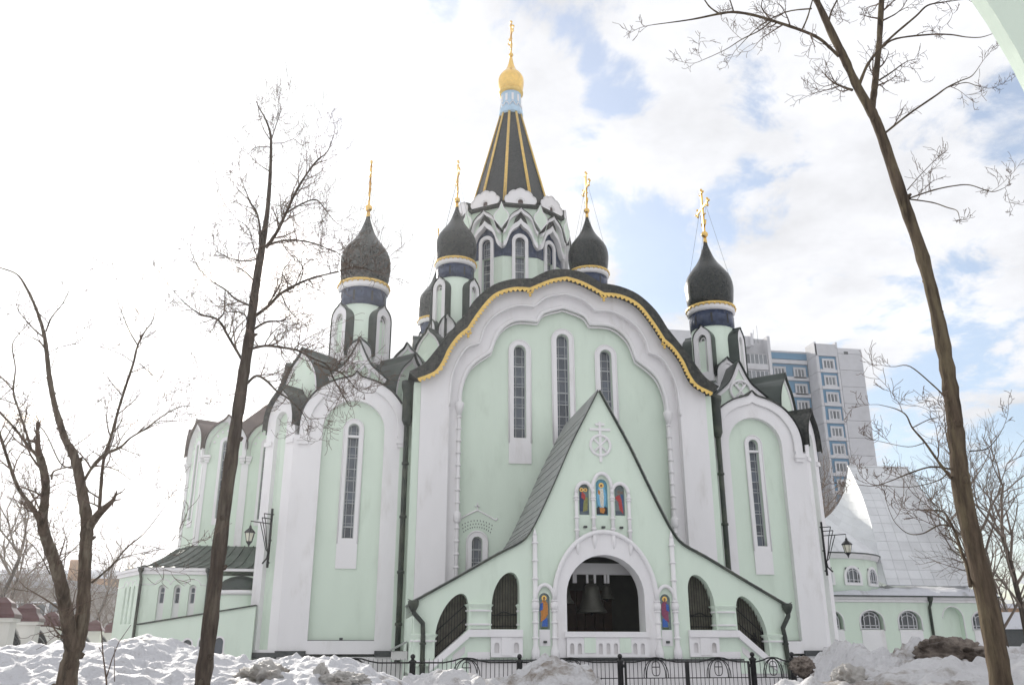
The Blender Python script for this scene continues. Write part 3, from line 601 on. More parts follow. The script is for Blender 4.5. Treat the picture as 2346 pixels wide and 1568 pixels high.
# white surround of the bell arch and its mouldings
OUT = [(1.60, 1.34)]+[(1.60*math.cos(math.pi*i/20), 3.15+(1.98 if 0 < i < 20 else 0)*math.sin(math.pi*i/20)) for i in range(21)]+[(-1.60, 1.34)]
q = MB(); q.slab(PF, OUT, [[(1.31, 1.36)]+MAIN[1:-1]+[(-1.31, 1.36)]], -.07, -.002); q.build('bell_arch_surround', 'white', porch)
I2 = [(x*.965, min(z, 3.2)+(max(z, 3.2)-3.2)*.965) for x, z in MAIN]
q = MB(); q.slab(PF, MAIN+list(reversed(I2)), (), -.068, .60); q.build('bell_arch_reveal', 'white', porch)
TUB = [(1.66*math.cos(math.pi*i/24), 3.06+2.12*math.sin(math.pi*i/24)) for i in range(25)]
q = MB(); ptube(q, PF, TUB, -.10, .075, 8); q.build('bell_arch_moulding', 'white', porch)
def colon(x, z0, z1, r=.075, foot=True, rings=()):
    q = MB(); c = PF(x, -.07, 0); P_ = [(r, z0), (r, z1)]
    if foot: P_ = [(.135, z0), (.135, z0+.22), (r, z0+.42), (r, z1)]
    q.lathe(c[0], c[1], P_, 10)
    for z in rings: q.lathe(c[0], c[1], [(r, z-.035), (r+.035, z-.015), (r+.035, z+.015), (r, z+.035)], 10)
    return q.build('colonnette', 'white', porch)
for s in (-1, 1):
    colon(s*2.26, 1.34, 5.02, rings=(1.95, 2.4, 2.74, 2.98, 3.05, 3.7, 4.25, 4.8)); colon(s*1.66, 1.34, 3.1, rings=(1.95, 2.4, 2.74, 2.98, 3.05))
    q = MB(); c = PF(s*2.26, -.07, 0); q.lathe(c[0], c[1], [(.075, 5.0), (.05, 5.12), (.004, 5.26)], 8)
    q.build('finial', 'white', porch)
    for x in (2.26, 1.66):
        q = MB(); c = PF(s*x, -.07, 0); q.lathe(c[0], c[1], [(.08, 2.78), (.12, 2.84), (.12, 2.96), (.085, 3.0)], 10); q.build('capital', 'white', porch)
    q = MB(); ptube(q, PF, [(s*1.96+.30*math.cos(math.pi*i/12), 3.06+.46*math.sin(math.pi*i/12)) for i in range(13)], -.09, .06, 8); q.build('niche_moulding', 'white', porch)
    q = MB(); bx(q, PF, s*1.96-.17, -.015, 1.72, s*1.96+.17, -.002, 2.19); q.build('niche_sill', 'white', porch)
    q = MB(); bx(q, PF, s*1.96-.05, -.10, 1.80, s*1.96+.05, -.016, 1.87); q.build('spotlight', 'stone', porch)
UP = (-.88, -.32, .32, .88)
for i, x in enumerate(UP):
    colon(x, 4.86 if abs(x) > .5 else 5.12, 6.42, .058, False, (5.12+(.1 if abs(x) > .5 else .16), 5.62, 6.2, 6.28))
    q = MB(); zt = 4.90 if abs(x) > .5 else 5.1; q.tube([PF(x, -.07, zt), PF(x, -.10, zt-.25), PF(x*.96, -.02, zt-.55)], [.075, .06, .012], 8); q.build('corbel', 'white', porch)
q = MB()
for x0, x1, h in ((-.88, -.32, .34), (-.32, .32, .52), (.32, .88, .34)):
    ptube(q, PF, [((x0+x1)/2+(x1-x0)/2*math.cos(math.pi*i/12), 6.42+.14*(h > .5)+h*math.sin(math.pi*i/12)) for i in range(13)], -.07, .062, 8)
for x in (-.32, .32): q.tube([PF(x, -.07, 6.4), PF(x, -.07, 6.58)], .06, 8)
q.build('triple_arch_moulding', 'white', porch)
for x in (-.6, 0, .6): bx(MB(), PF, x-.05, -.12, 5.30, x+.05, -.002, 5.36).build('spotlight', 'stone', porch)
# relief cross in a ring
q = MB(); ptube(q, PF, [(.34*math.cos(2*math.pi*k/28), 8.02+.34*math.sin(2*math.pi*k/28)) for k in range(28)], -.02, .048, 8, closed=True)
bx(q, PF, -.045, -.045, 7.46, .045, -.002, 8.82); bx(q, PF, -.36, -.05, 8.52, .36, -.003, 8.60); bx(q, PF, -.16, -.052, 8.70, .16, -.004, 8.77)
for a in (45, 135): q.tube([PF(-.32*math.cos(R(a)), -.02, 8.02-.32*math.sin(R(a))), PF(.32*math.cos(R(a)), -.02, 8.02+.32*math.sin(R(a)))], .04, 6)
q.build('relief_cross', 'white', porch)
# mosaics: coloured pieces on a dark ground inside the niches
def flat(name, col, rough=.35):
    if name not in M: M[name] = tilemat('mosaic_'+name, tuple(c*.8+.01 for c in col), tuple(min(1, c*1.35+.01) for c in col), 55, 55, rough, bump=.15)
    return name
def mosaic(cx, z0, z1, w_, ground, shapes):
    q = MB(); q.slab(PF, arch(cx, z0, z1, w_), (), .06, .14); p = q.build('mosaic', flat(*ground), porch)
    h = z1-z0
    for i, (pts, mt) in enumerate(shapes):
        q = MB(); q.slab(PF, [(cx+x*w_, z0+z*h) for x, z in pts], (), .056-.003*i, .06-.003*i-.0005+.0003); q.build('mosaic_piece', flat(*mt), p)
def disc(x, z, r, asp): return [(x+r*math.cos(2*math.pi*k/14), z+r*asp*math.sin(2*math.pi*k/14)) for k in range(14)]
GRN = ('ground_grey', (.16, .20, .20)); TEAL = ('ground_teal', (.10, .28, .38)); ORG = ('orange', (.50, .20, .04)); BLU = ('royal', (.04, .12, .42)); RED = ('red', (.42, .05, .05)); WHT = ('pale', (.62, .60, .52)); GLD = ('gold', (.70, .42, .06)); SKN = ('skin', (.28, .14, .07)); BLK = ('black', (.02, .02, .025)); OLV = ('olive', (.22, .22, .07)); MAR = ('plum', (.25, .06, .12))
def saint(cx, robe, under, flip):
    f = -1 if flip else 1
    mosaic(cx, 2.2, 3.28, .34, GRN, [
        ([(-.30, .0), (.30, .0), (.30, .06), (-.30, .06)], ('moss', (.07, .10, .05))),
        ([(-.22*f, .08), (.32*f, .08), (.30*f, .30), (-.1*f, .34)], under), ([(-.34*f, .2), (.06*f, .28), (.36*f, .42), (.34*f, .70), (.12*f, .80), (-.14*f, .80), (-.38*f, .62), (-.28*f, .4)], robe),
        ([(-.42*f, .50), (-.12*f, .54), (-.10*f, .74), (-.36*f, .70)], under), (disc(0, .86, .24, .32*1.0), GLD), (disc(0, .855, .12, .34), SKN), ([(-.1, .78), (.1, .78), (.06, .83), (-.06, .83)], SKN)])
saint(-1.96, ORG, BLU, False); saint(1.96, MAR, BLU, True)
mosaic(0, 5.72, 6.90, .40, TEAL, [
    ([(-.46, .03), (.46, .03), (.46, .22), (.2, .26), (-.2, .26), (-.46, .20)], BLK), ([(-.14, .08), (.16, .06), (.28, .16), (.10, .26), (-.2, .22)], ORG),
    (([(-.34, .32), (-.16, .22), (.18, .22), (.36, .34), (.42, .58), (.24, .80), (-.24, .80), (-.42, .56)]), ('sky', (.16, .42, .62))),
    ([(-.10, .26), (.14, .22), (.20, .5), (.16, .74), (-.16, .74), (-.18, .5)], WHT), ([(-.30, .60), (-.12, .56), (-.10, .66), (-.28, .72)], ORG), (disc(0, .83, .22, .34), GLD), (disc(0, .825, .11, .34), SKN)])
mosaic(-.6, 5.72, 6.74, .34, GRN, [
    ([(-.42, .04), (.42, .04), (.42, .16), (-.42, .12)], ('slate', (.10, .13, .16))), ([(-.10, .10), (.36, .16), (.40, .56), (.10, .58), (-.06, .34)], OLV), ([(-.42, .12), (-.12, .12), (.0, .5), (-.1, .74), (-.38, .72)], ('navy', (.03, .05, .12))), ([(-.24, .56), (.12, .46), (.16, .64), (-.16, .76)], RED), (disc(-.2, .80, .2, .32), GLD), (disc(.18, .80, .18, .32), GLD), (disc(-.2, .80, .1, .34), SKN), (disc(.18, .80, .1, .34), SKN)])
mosaic(.6, 5.72, 6.74, .34, GRN, [
    ([(-.42, .04), (.42, .04), (.42, .16), (-.42, .16)], ('slate2', (.08, .10, .13))), ([(.12, .2), (.40, .16), (.42, .66), (.16, .74)], ('bluerobe', (.05, .11, .22))), ([(-.42, .58), (-.1, .44), (-.02, .2), (.36, .06), (.22, .5), (.04, .68), (-.2, .64)], RED), (disc(-.02, .76, .17, .32), ('dun', (.2, .15, .12))), (disc(.26, .74, .15, .32), ('dun', (.2, .15, .12)))])
# balustrade below the bell arch: rail, panels with small niches, green dies
q = MB(); bx(q, PF, -1.36, -.20, 1.97, 1.36, .45, 2.135); q.build('handrail', 'white', porch)
q = MB(); ns = [arch(x, 1.48, 1.80, .13, 8) for x in (-1.14, -.90, -.24, 0, .24, .86, 1.10)]
q.slab(PF, rect(-1.305, 1.39, 1.305, 1.965), ns, -.16, -.09); q.build('balustrade', 'white', porch); bx(MB(), PF, -1.3, -.088, 1.39, 1.3, -.071, 1.96).build('balustrade_back', 'white_dirty', porch)
for x in (-.58, .55): bx(MB(), PF, x-.18, -.18, 1.52, x+.18, -.161, 1.964).build('balustrade_die', 'green', porch)
# side bays: rails, panels, barrel piers, stair parapets, grilles
for s in (-1, 1):
    sx = lambda a, b: (min(s*a, s*b), max(s*a, s*b))
    q = MB(); a, b = sx(2.66, 4.32); bx(q, PF, a, -.14, 1.98, b, .4, 2.19); a, b = sx(4.3, 5.5)
    q.slab(PF, [(s*4.32, 2.19), (s*4.32, 1.95), (s*5.5, .98), (s*5.5, 1.2)], (), -.14, .4); q.build('side_rail', 'white', porch)
    q = MB(); a, b = sx(2.66, 3.64); q.slab(PF, rect(a, 1.40, b, 1.975), [arch(s*2.86, 1.52, 1.82, .15, 8), arch(s*3.46, 1.52, 1.82, .15, 8)], -.09, -.03)
    q.build('side_panel', 'white', porch); bx(MB(), PF, a, -.028, 1.4, b, -.002, 1.97).build('side_panel_back', 'white_dirty', porch)
    a, b = sx(3.0, 3.32); bx(MB(), PF, a, -.12, 1.45, b, -.091, 1.974).build('side_die', 'white', porch); a, b = sx(3.66, 4.34); bx(MB(), PF, a, -.03, 1.34, b, -.002, 1.55).build('side_plinth', 'white', porch)
    q = MB(); q.slab(PF, [(s*4.42, 1.52), (s*4.42, 1.72), (s*4.78, 1.46), (s*4.78, 1.2)], (), -.014, -.002); q.build('stair_panel', 'white_dirty', porch)
    for (x, z0, z1, r) in ((3.98, 2.2, 2.86, .37), (2.58, 2.2, 2.86, .20), (5.66, 1.15, 1.98, .36)):
        q = MB(); c = PF(s*x, .26, 0)
        q.lathe(c[0], c[1], [(r*1.12, z0), (r*.98, z0+.05), (r*.98, z0+.10), (r*1.1, z0+.12), (r*1.1, z0+.16), (r*1.0, z0+.18), (r*1.0, z1-.16), (r*1.1, z1-.14), (r*1.1, z1-.10), (r*1.0, z1-.08), (r*1.02, z1-.03), (r*1.25, z1+.06), (r*.9, z1+.10)], 20); q.build('barrel_pier', 'green', porch)
        q = MB(); [q.lathe(c[0], c[1], [(r*1.05, z-.03), (r*1.13, z-.02), (r*1.13, z+.02), (r*1.05, z+.03)], 20) for z in (z0+.14, z1-.12)]; q.build('pier_ring', 'white', porch)
    q = MB()
    x = 2.80
    while x < 3.62: q.tube([PF(s*x, .3, 2.18), PF(s*x, .3, 3.86-(x-3.0)**2*1.2)], .011, 4); x += .085
    for z in (2.3, 2.62): q.tube([PF(s*2.74, .3, z), PF(s*3.63, .3, z)], .014, 4)
    ptube(q, PF, crom([(s*2.75, 2.64), (s*3.0, 2.66), (s*3.2, 2.72), (s*3.45, 2.62), (s*3.62, 2.64)], 4), .29, .02, 5); q.build('iron_grille', 'iron', porch)
    q = MB(); x = 4.38
    while x < 5.33:
        zb = 2.1-(x-4.38)*.85; q.tube([PF(s*x, .3, zb), PF(s*x, .3, min(3.2, 3.22-max(0, x-4.7)**2*2.2))], .011, 4); x += .085
    for dz in (0, .38, .9): q.tube([PF(s*4.34, .3, 2.24+dz*.8), PF(s*5.34, .3, 1.36+dz*.8)], .017, 4)
    q.tube([PF(s*5.3, .3, 1.2), PF(s*5.3, .3, 2.3)], .03, 5)
    if s > 0:
        for k in range(10):
            a = 2*math.pi*k/10; q.tube([PF(s*4.98, .28, 1.9), PF(s*4.98+.12*math.cos(a), .28, 1.9+.16*math.sin(a)), PF(s*4.98+.05*math.cos(a+.6), .28, 1.9+.24*math.sin(a+.6))], .016, 4)
    q.build('iron_grille', 'iron', porch)
    q = MB(); q.slab(PF, rampant(s)[0], (), .40, .42); q.build('screen', 'screen', porch)
    q = MB(); q.slab(PF, rampant(s)[1], (), .40, .42); q.build('screen', 'screen', porch)
    # rain head and pipe at the eave
    q = MB(); pts = [(s*6.02, 2.86), (s*6.0, 2.66), (s*5.72, 2.36), (s*5.70, 2.0), (s*5.70, .5)]
    if s > 0: pts = [(6.05, 2.86), (6.02, 2.62), (5.80, 2.26), (5.84, 2.0), (5.92, .4)]
    ptube(q, PF, pts, -.14, .075, 10); c = PF(s*6.02, -.14, 0); q.lathe(c[0], c[1], [(.08, 2.70), (.14, 2.82), (.17, 2.90), (.17, 3.0), (.12, 3.02)], 10)
    for z in (1.75, 1.15): q.lathe(PF(pts[-2][0], -.14, 0)[0], PV-.14, [(.075, z), (.10, z+.01), (.10, z+.06), (.075, z+.07)], 10)
    for k in range(5): q.tube([PF(s*6.04, -.14, 2.98), PF(s*(6.04+.16*math.cos(k*1.1)), -.14+.06*k, 3.06-.09*k)], [.03, .006], 5)
    q.build('porch_down_pipe', 'pipe', church)
    q = MB(); bx(q, PF, min(s*5.95, s*6.0), .56, .9, max(s*5.95, s*6.0), 4.6, 2.6); q.build('porch_side_wall', 'green', church)
# side hut roof by the left pier
q = MB(); q.slab(PF, [(-6.55, 1.62), (-6.05, 1.86), (-6.05, 1.82), (-6.55, 1.57)], (), 2.0, 3.2); q.build('side_canopy', 'greyroof', church)
q = MB(); bx(q, PF, -6.5, 2.1, 1.3, -6.02, 3.1, 1.56); q.build('canopy_box', 'white_dirty', church)
# bell beam
bm2 = MB(); bx(bm2, PF, -1.7, 1.5, 3.98, 1.7, 1.75, 4.34)
for x in (-.62, -.16, .10, .46, .56, -.56): bx(bm2, PF, x-.035, 1.58, 3.7, x+.035, 1.68, 3.98)
bm2.build('bell_beam', 'white', church)
def bell(x, d, zt, r, label):
    c = PF(x, d, 0); h = r*1.75
    P_ = [(.02, zt), (r*.30, zt-.02), (r*.48, zt-h*.10), (r*.54, zt-h*.25), (r*.60, zt-h*.5), (r*.72, zt-h*.75), (r*.92, zt-h*.93), (r, zt-h), (r*.93, zt-h-.02), (r*.8, zt-h+.02)]
    B = empty('bell', (c[0], c[1], zt-h), label, 'bell', 'bells hung in the porch arch')
    q = MB(); q.lathe(c[0], c[1], P_, 24); q.build('bell_body', 'bell', B)
    q = MB(); ptube(q, frame(c[0], c[1]), [(-.09, zt-.02), (-.09, zt+.14), (.09, zt+.14), (.09, zt-.02)], 0, .03, 6); q.build('bell_crown', 'bell', B)
    q = MB(); [q.lathe(c[0], c[1], [(r*k1-.01, zt-h*k2-.015), (r*k1+.012, zt-h*k2), (r*k1-.01, zt-h*k2+.015)], 20) for k1, k2 in ((.545, .28), (.74, .78), (.94, .94))]; q.build('bell_band', 'bell', B)
    q = MB(); q.tube([(c[0], c[1], zt-.1), (c[0], c[1], zt-h-.06)], .02, 6); q.sphere((c[0], c[1], zt-h-.05), .05, 8, 6); q.build('clapper', 'iron', B)
bell(-.03, 1.63, 3.68, .52, 'largest dark bronze bell hanging in the middle of the porch arch')
bell(-.98, 1.7, 3.72, .38, 'medium dark bronze bell on the left in the porch arch')
bell(.60, 2.0, 3.70, .27, 'smallest dark bronze bell on the right in the porch arch')
# ---- apse on the left
def apse_face(F, w2, wz=True):
    oc = ogee(w2, 9.35, 10.78)
    q = MB(); q.slab(F, mirror([(w2, 5.0)]+oc), [arch(0, 6.55, 9.75, .30)], 0, .3); ap = q.build('apse_wall', 'green', church)
    inn = [(max(x-.16, 0), z-.13-(.12 if x < .05 else 0)) for x, z in oc]
    a_, b_ = [(w2+.01, 9.0)]+oc, [(inn[0][0], 9.0)]+inn
    q = MB(); q.slab(F, list(a_)+[(-x, z) for x, z in reversed(a_) if x > 1e-6]+list(reversed(list(b_)+[(-x, z) for x, z in reversed(b_) if x > 1e-6])), (), -.14, -.002)
    for t in (-1, 1):
        for k_ in range(3): bx(q, F, t*(w2-.12)-.14+.03*k_, -.20+.04*k_, 9.0-.1*k_, t*(w2-.12)+.14-.03*k_, -.003, 9.09-.1*k_)
    for k_ in range(7):
        a = R(20+140*k_/6.); bx(q, F, (w2-.30)*math.cos(a)-.04, -.05, 9.4+.75*math.sin(a)-.04, (w2-.30)*math.cos(a)+.04, -.003, 9.4+.75*math.sin(a)+.04)
    q.slab(F, arch(0, 6.3, 9.9, .52, 12), [arch(0, 6.55, 9.75, .30, 12)], -.04, -.004); q.build('apse_archivolt', 'white', ap)
    for t in (-1, 1): bx(MB(), F, t*(w2-.07)-.07, -.05, 5.2, t*(w2-.07)+.07, -.003, 8.8).build('apse_pilaster', 'white', ap)
    tall_window(F, 0, 6.55, 9.75, .30, .14, church, 8, .3)
    line = [(x*1.02+.03, z+.05) for x, z in oc]; fl = [(-x, z) for x, z in line]+list(reversed(line))[1:]
    q = MB(); q.sheet(F, fl, -.24, 2.5); q.strip(F, fl, [(x, z-.06) for x, z in fl], -.24, -.18); q.build('apse_gable_roof', 'brownroof', ap)
apse_face(frame(-11.75, 4.6), .82); apse_face(frame(-13.39, 4.6), .82); apse_face(frame(-14.66, 5.55, -62), .92); apse_face(frame(-15.3, 7.5, -82), .92)
q = MB(); hull = [(-10.8, 4.86), (-14.1, 4.86), (-15.0, 6.5), (-15.3, 9), (-15.0, 20), (-10.8, 20)]; n = 6
q.add([(x, y, z) for z in (0, 9.6) for x, y in hull], [tuple(range(n)), tuple(range(n, 2*n))]+[(i, (i+1) % n, n+(i+1) % n, n+i) for i in range(n)]); q.build('apse_body', 'green', church)
q = MB(); top = [(-10.8, 6.5), (-11.8, 6.6), (-12.6, 7.6), (-12.8, 10), (-12.6, 18), (-10.8, 18)]
q.add([(x, y, 9.6) for x, y in hull]+[(x, y, 12.2) for x, y in top], [tuple(range(n, 2*n))]+[(i, (i+1) % n, n+(i+1) % n, n+i) for i in range(n)]); q.build('apse_roof', 'brownroof', church)

# ================================================================== low vestibule in front of the apse
ves = empty('vestibule_building', (-14.4, 4, 0), 'low pale green side building with metal skirt roof and three small arched windows', 'building')
Fv = frame(-14.4, 2.7)
def ves_face(F, hw, nw, zb=0):
    xs = [-.48+i*.54+(.06) for i in range(3)] if hw > 1 else [-.3, 0, .3]
    q = MB(); q.slab(F, rect(-hw, zb, hw, 4.22), [arch(x, 2.5, 3.86, .25, 10) for x in xs], 0, .28); wl = q.build('wall', 'green', ves)
    q = MB()
    for x in xs: q.slab(F, arch(x, 2.5, 3.85, .245, 10), [arch(x, 3.2, 3.78, .15, 10)], .12, .2)
    q.build('niche_back', 'white', wl)
    for x in xs:
        wn = MB().slab(F, arch(x, 3.19, 3.79, .17, 8), [arch(x, 3.22, 3.76, .12, 8)], .17, .21).build('window', 'frame', wl)
        pane(F, x-.07, 3.2, x+.07, 3.78, .2, wn); bx(MB(), F, x-.07, .165, 3.56, x+.07, .19, 3.59).build('glazing_bar', 'frame', wn)
    q = MB(); bx(q, F, -hw-.08, -.14, 4.36, hw+.08, .1, 4.46); bx(q, F, -hw-.04, -.08, 4.225, hw+.04, .1, 4.355)
    for x in xs: ptube(q, F, [(x+.26*math.cos(math.pi*i/10), 3.86+.2*math.sin(math.pi*i/10)) for i in range(11)], -.005, .018, 5)
    for t in (-1, 1): q.tube([F(t*hw, -.005, 3.86), F((xs[0]-.26) if t < 0 else (xs[-1]+.26), -.005, 3.86)], .018, 5)
    q.build('cornice', 'white', wl)
ves_face(Fv, 1.16, 3)
ves_face(frame(-16.28, 4.0, -61), 1.48, 3)
q = MB(); q.box(-13.25, 2.72, 0, -10.9, 4.8, 4.2); q.build('wall', 'green', ves)
q = MB(); bx(q, Fv, 1.1, -.14, 4.36, 3.5, .1, 4.46); q.build('cornice', 'white', ves)
# curved skirt roof in sheets with standing seams
rf = empty('x', (0, 0, 0), None, None); bpy.data.objects.remove(rf)
E0 = [(-17.1, 5.45), (-15.62, 2.55), (-13.2, 2.55), (-10.9, 2.55)]; E1 = [(-15.35, 6.6), (-14.25, 4.55), (-12.6, 4.55), (-10.9, 4.55)]
def skirt(t, a, b, p):
    x0, y0 = [E0[a][i]+(E0[b][i]-E0[a][i])*t for i in (0, 1)]; x1, y1 = [E1[a][i]+(E1[b][i]-E1[a][i])*t for i in (0, 1)]
    return (x0+(x1-x0)*p, y0+(y1-y0)*p, 4.47+1.0*(p**1.7))
roof = MB(); bx(roof, Fv, -1.25, -.16, 4.462, 3.5, -.04, 4.475); roof = roof.build('skirt_roof', 'pipe', ves)
for a, b, n in ((0, 1, 6), (1, 2, 6), (2, 3, 5)):
    for i in range(n):
        q = MB(); t0, t1 = i/n, (i+1)/n; ps = [0, .25, .5, .75, 1]
        vs = [skirt(t0, a, b, p) for p in ps]+[skirt(t1-.01, a, b, p) for p in ps]
        q.add(vs, [(k, k+1, k+6, k+5) for k in range(4)]); q.tube([Vector(skirt(t1, a, b, p))+Vector((0, 0, .02)) for p in ps], .022, 5); q.build('roof_sheet', 'skirt', roof)
q = MB(); c0 = (-12.05, 3.3); P_ = [(1.0*math.cos(t), 3.70+.62*math.sin(t)) for t in [math.pi/2*i/8 for i in range(9)]]; P_[-1] = (.01, 4.32)
q.lathe(c0[0], c0[1], P_, 24, True, cap=False); q.build('half_dome', 'darksheet', ves)
q = MB(); q.lathe(c0[0], c0[1], [(.96, 0), (.96, 3.5)], 24); q.build('round_bay', 'green', ves)
q = MB(); q.lathe(c0[0], c0[1], [(.97, 3.5), (1.03, 3.55), (1.03, 3.66), (.9, 3.7)], 24); q.build('cornice', 'white', ves)
for x, y in ((-15.6, 2.5), (-13.22, 2.5)):
    q = MB(); q.tube([(x, y, 4.42), (x, y, 4.25), (x+.02, y+.12, 4.05), (x+.02, y+.12, .3)], .055, 8); q.lathe(x, y, [(.06, 4.26), (.11, 4.34), (.11, 4.44)], 8); q.build('down_pipe', 'pipe', ves)
# sloping stair wall
stw = empty('stair_wall', (-13.3, 1.6, 0), 'pale green wall with sloping dark coping rising toward the left tower', 'wall')
Fw = frame(0, 1.6)
q = MB(); q.slab(Fw, [(-15.2, 0), (-11.3, 0), (-11.3, 3.08), (-15.2, 2.42)], [arch(-13.52, 1.2, 1.93, .30), arch(-12.98, 1.2, 2.0, .30), arch(-12.45, 1.2, 2.0, .30)], 0, .3); q.build('wall', 'green', stw)
q = MB(); q.slab(Fw, [(-15.28, 2.415), (-11.3, 3.085), (-11.3, 3.13), (-15.28, 2.46)], (), -.07, .37); q.build('coping', 'pipe', stw)
for x, zt in ((-13.52, 1.93), (-12.98, 2.0), (-12.45, 2.0)):
    q = MB(); q.slab(Fw, arch(x, 1.1, zt+.06, .40), [arch(x, 1.2, zt, .30)], -.025, -.002); k = q.build('window', 'white', stw); pane(Fw, x-.15, 1.2, x+.15, zt, .1, k)
q = MB(); q.slab(Fw, arch(-12.78, 2.35, 2.62, .2), (), -.012, -.001); q.build('blind_niche', 'white', stw)

# ================================================================== wall lanterns
def lantern(s, label):
    F = frame(8.2*s+s*2.775, 1.575, 45*s)
    B = empty('wall_lantern', F(0, 0, 4.4), label, 'lantern', 'wrought iron lanterns on the towers')
    q = MB(); q.tube([F(0, -.06, 4.42), F(0, -.06, 6.56)], .045, 8)
    for z in (4.6, 5.4, 6.35): q.tube([F(0, .02, z), F(0, -.1, z)], .03, 6)
    for z, l in ((6.34, .42), (6.18, .5), (6.0, .98)):
        q.tube([F(0, -.06, z), F(0, -l, z)], .02, 6)
    for z, l in ((6.34, .42), (6.18, .5), (6.0, .56)):
        q.tube(crom([F(0, -l, z), F(0, -l*.72, z-.4), F(0, -.22, z-.9), F(0, -.12, 5.0), F(0, -.09, 4.9)], 4), .017, 6)
    q.tube([F(0, -.09, 4.95), F(0, -.12, 4.75), F(0, -.30, 4.55)], .03, 6)
    q.build('bracket', 'iron', B)
    c = F(0, -.98, 0)
    q = MB(); q.tube([(c[0], c[1], 6.02), (c[0], c[1], 5.84)], .01, 5); q.build('chain', 'iron', B)
    q = MB(); q.lathe(c[0], c[1], [(.02, 5.86), (.05, 5.80), (.05, 5.76), (.20, 5.62), (.215, 5.58)], 6, False); q.build('lamp_roof', 'iron', B)
    q = MB(); q.lathe(c[0], c[1], [(.17, 5.57), (.10, 5.27)], 6, False); q.build('lamp_glass', 'lampglass', B)
    q = MB()
    for k in range(6):
        a = 2*math.pi*k/6; q.tube([(c[0]+.175*math.sin(a), c[1]-.175*math.cos(a), 5.58), (c[0]+.105*math.sin(a), c[1]-.105*math.cos(a), 5.26)], .012, 4)
    q.lathe(c[0], c[1], [(.115, 5.28), (.115, 5.25), (.04, 5.16), (.02, 5.10), (.006, 5.06)], 6, False); q.build('lamp_frame', 'iron', B)
lantern(-1, 'black iron lantern on a bracket on the tower left of the porch'); lantern(1, 'black iron lantern on a bracket on the tower right of the porch')

# ================================================================== annex with the swept metal roof
anx = empty('annex_building', (18, 9, 0), 'low pale green annex with rotunda and swept silver sheet metal roof', 'building')
Fa = frame(0, 8.0)
awin = [(14.55, .95), (16.62, .98), (18.62, .98), (22.55, .95)]
q = MB(); q.slab(Fa, rect(11.4, 0, 23.3, 3.72), [arch(x, 2.42, 3.36, w_+.24, 14, .5) for x, w_ in awin]+[arch(20.95, .6, 3.55, 1.1, 14)], 0, .35); aw = q.build('wall', 'green', anx)
q = MB(); q.box(11.4, 8.4, 0, 23.3, 15, 3.7); q.build('wall', 'green', anx)
q = MB(); bx(q, Fa, 11.4, -.18, 3.86, 23.42, .3, 3.97); bx(q, Fa, 11.4, -.08, 3.725, 23.36, .3, 3.855); q.build('cornice', 'white', anx)
q = MB(); bx(q, Fa, 11.4, -.30, 3.972, 23.5, -.16, 4.03); q.build('gutter', 'darksheet', anx)
def lunette(F, x, z0, zt, w_, par, d=.2):
    k = MB().slab(F, arch(x, z0, zt, w_, 14, .42), [arch(x, z0+.04, zt-.04, w_-.09, 14, .38)], d-.03, d+.04).build('window', 'frame', par)
    pane(F, x-w_/2, z0, x+w_/2, zt, d+.02, k, 'paneg')
    q = MB()
    for t in (-.30, -.05 if False else .0, .30): bx(q, F, x+t*w_-.018, d-.035, z0, x+t*w_+.018, d, zt-abs(t)*.3)
    ptube(q, F, [(x+w_*.34*math.cos(math.pi*i/10), z0+.40+.22*math.sin(math.pi*i/10)) for i in range(11)], d-.02, .02, 5)
    for a in (35, 145): q.tube([F(x+w_*.3*math.cos(R(a)), d-.02, z0+.40+.2*math.sin(R(a))), F(x+w_*.48*math.cos(R(a)), d-.02, z0+.44+.42*math.sin(R(a)))], .018, 5)
    bx(q, F, x-w_/2, d-.035, z0+.14, x+w_/2, d, z0+.17); q.build('glazing_bars', 'frame', k)
for x, w_ in awin:
    lunette(Fa, x, 2.5, 3.30, w_, aw)
    q = MB(); q.slab(Fa, [(x-w_/2-.14, 1.35), (x+w_/2+.14, 1.35), (x+w_/2+.1, 2.418), (x-w_/2-.1, 2.418)], (), -.03, -.002); q.build('sill_panel', 'white', aw)
    q = MB(); ptube(q, Fa, arch(x, 2.42, 3.36, w_+.28, 14, .5)[1:]+[(x-w_/2-.14, 2.42)], -.01, .035, 5); bx(q, Fa, x-w_/2-.1, .02, 2.40, x+w_/2+.1, .2, 2.47); q.build('window_surround', 'white', aw)
q = MB(); bx(q, Fa, 20.3, .30, .5, 21.6, .34, 3.7); q.build('niche_back', 'green', aw)
q = MB(); ptube(q, Fa, arch(20.95, .6, 3.56, 1.12, 14)[1:], -.005, .03, 5); q.build('niche_edge', 'white', aw)
q = MB(); q.tube([(19.75, 7.82, 3.9), (19.75, 7.82, 3.7), (19.72, 7.92, 3.5), (19.72, 7.92, .5)], .07, 8); q.lathe(19.75, 7.82, [(.07, 3.72), (.14, 3.86), (.14, 3.98)], 8); q.build('down_pipe', 'pipe', anx)
# snowy skirt roof
q = MB(); NX, NY = 60, 12; vs = []
for j in range(NY+1):
    for i in range(NX+1):
        x = 11.4+12.1*i/NX; y = 7.78+2.4*j/NY
        z = 4.02+.52*(j/NY)**.9+.16*noise.noise(Vector((x*1.1, y*1.7, 4)))+.07*noise.noise(Vector((x*4, y*4, 1)))+.10
        if j == 0: z = 4.03
        vs.append((x, y, z))
q.add(vs, [(j*(NX+1)+i, j*(NX+1)+i+1, (j+1)*(NX+1)+i+1, (j+1)*(NX+1)+i) for j in range(NY) for i in range(NX)], True); q.build('roof_snow', 'snow_roof', anx)
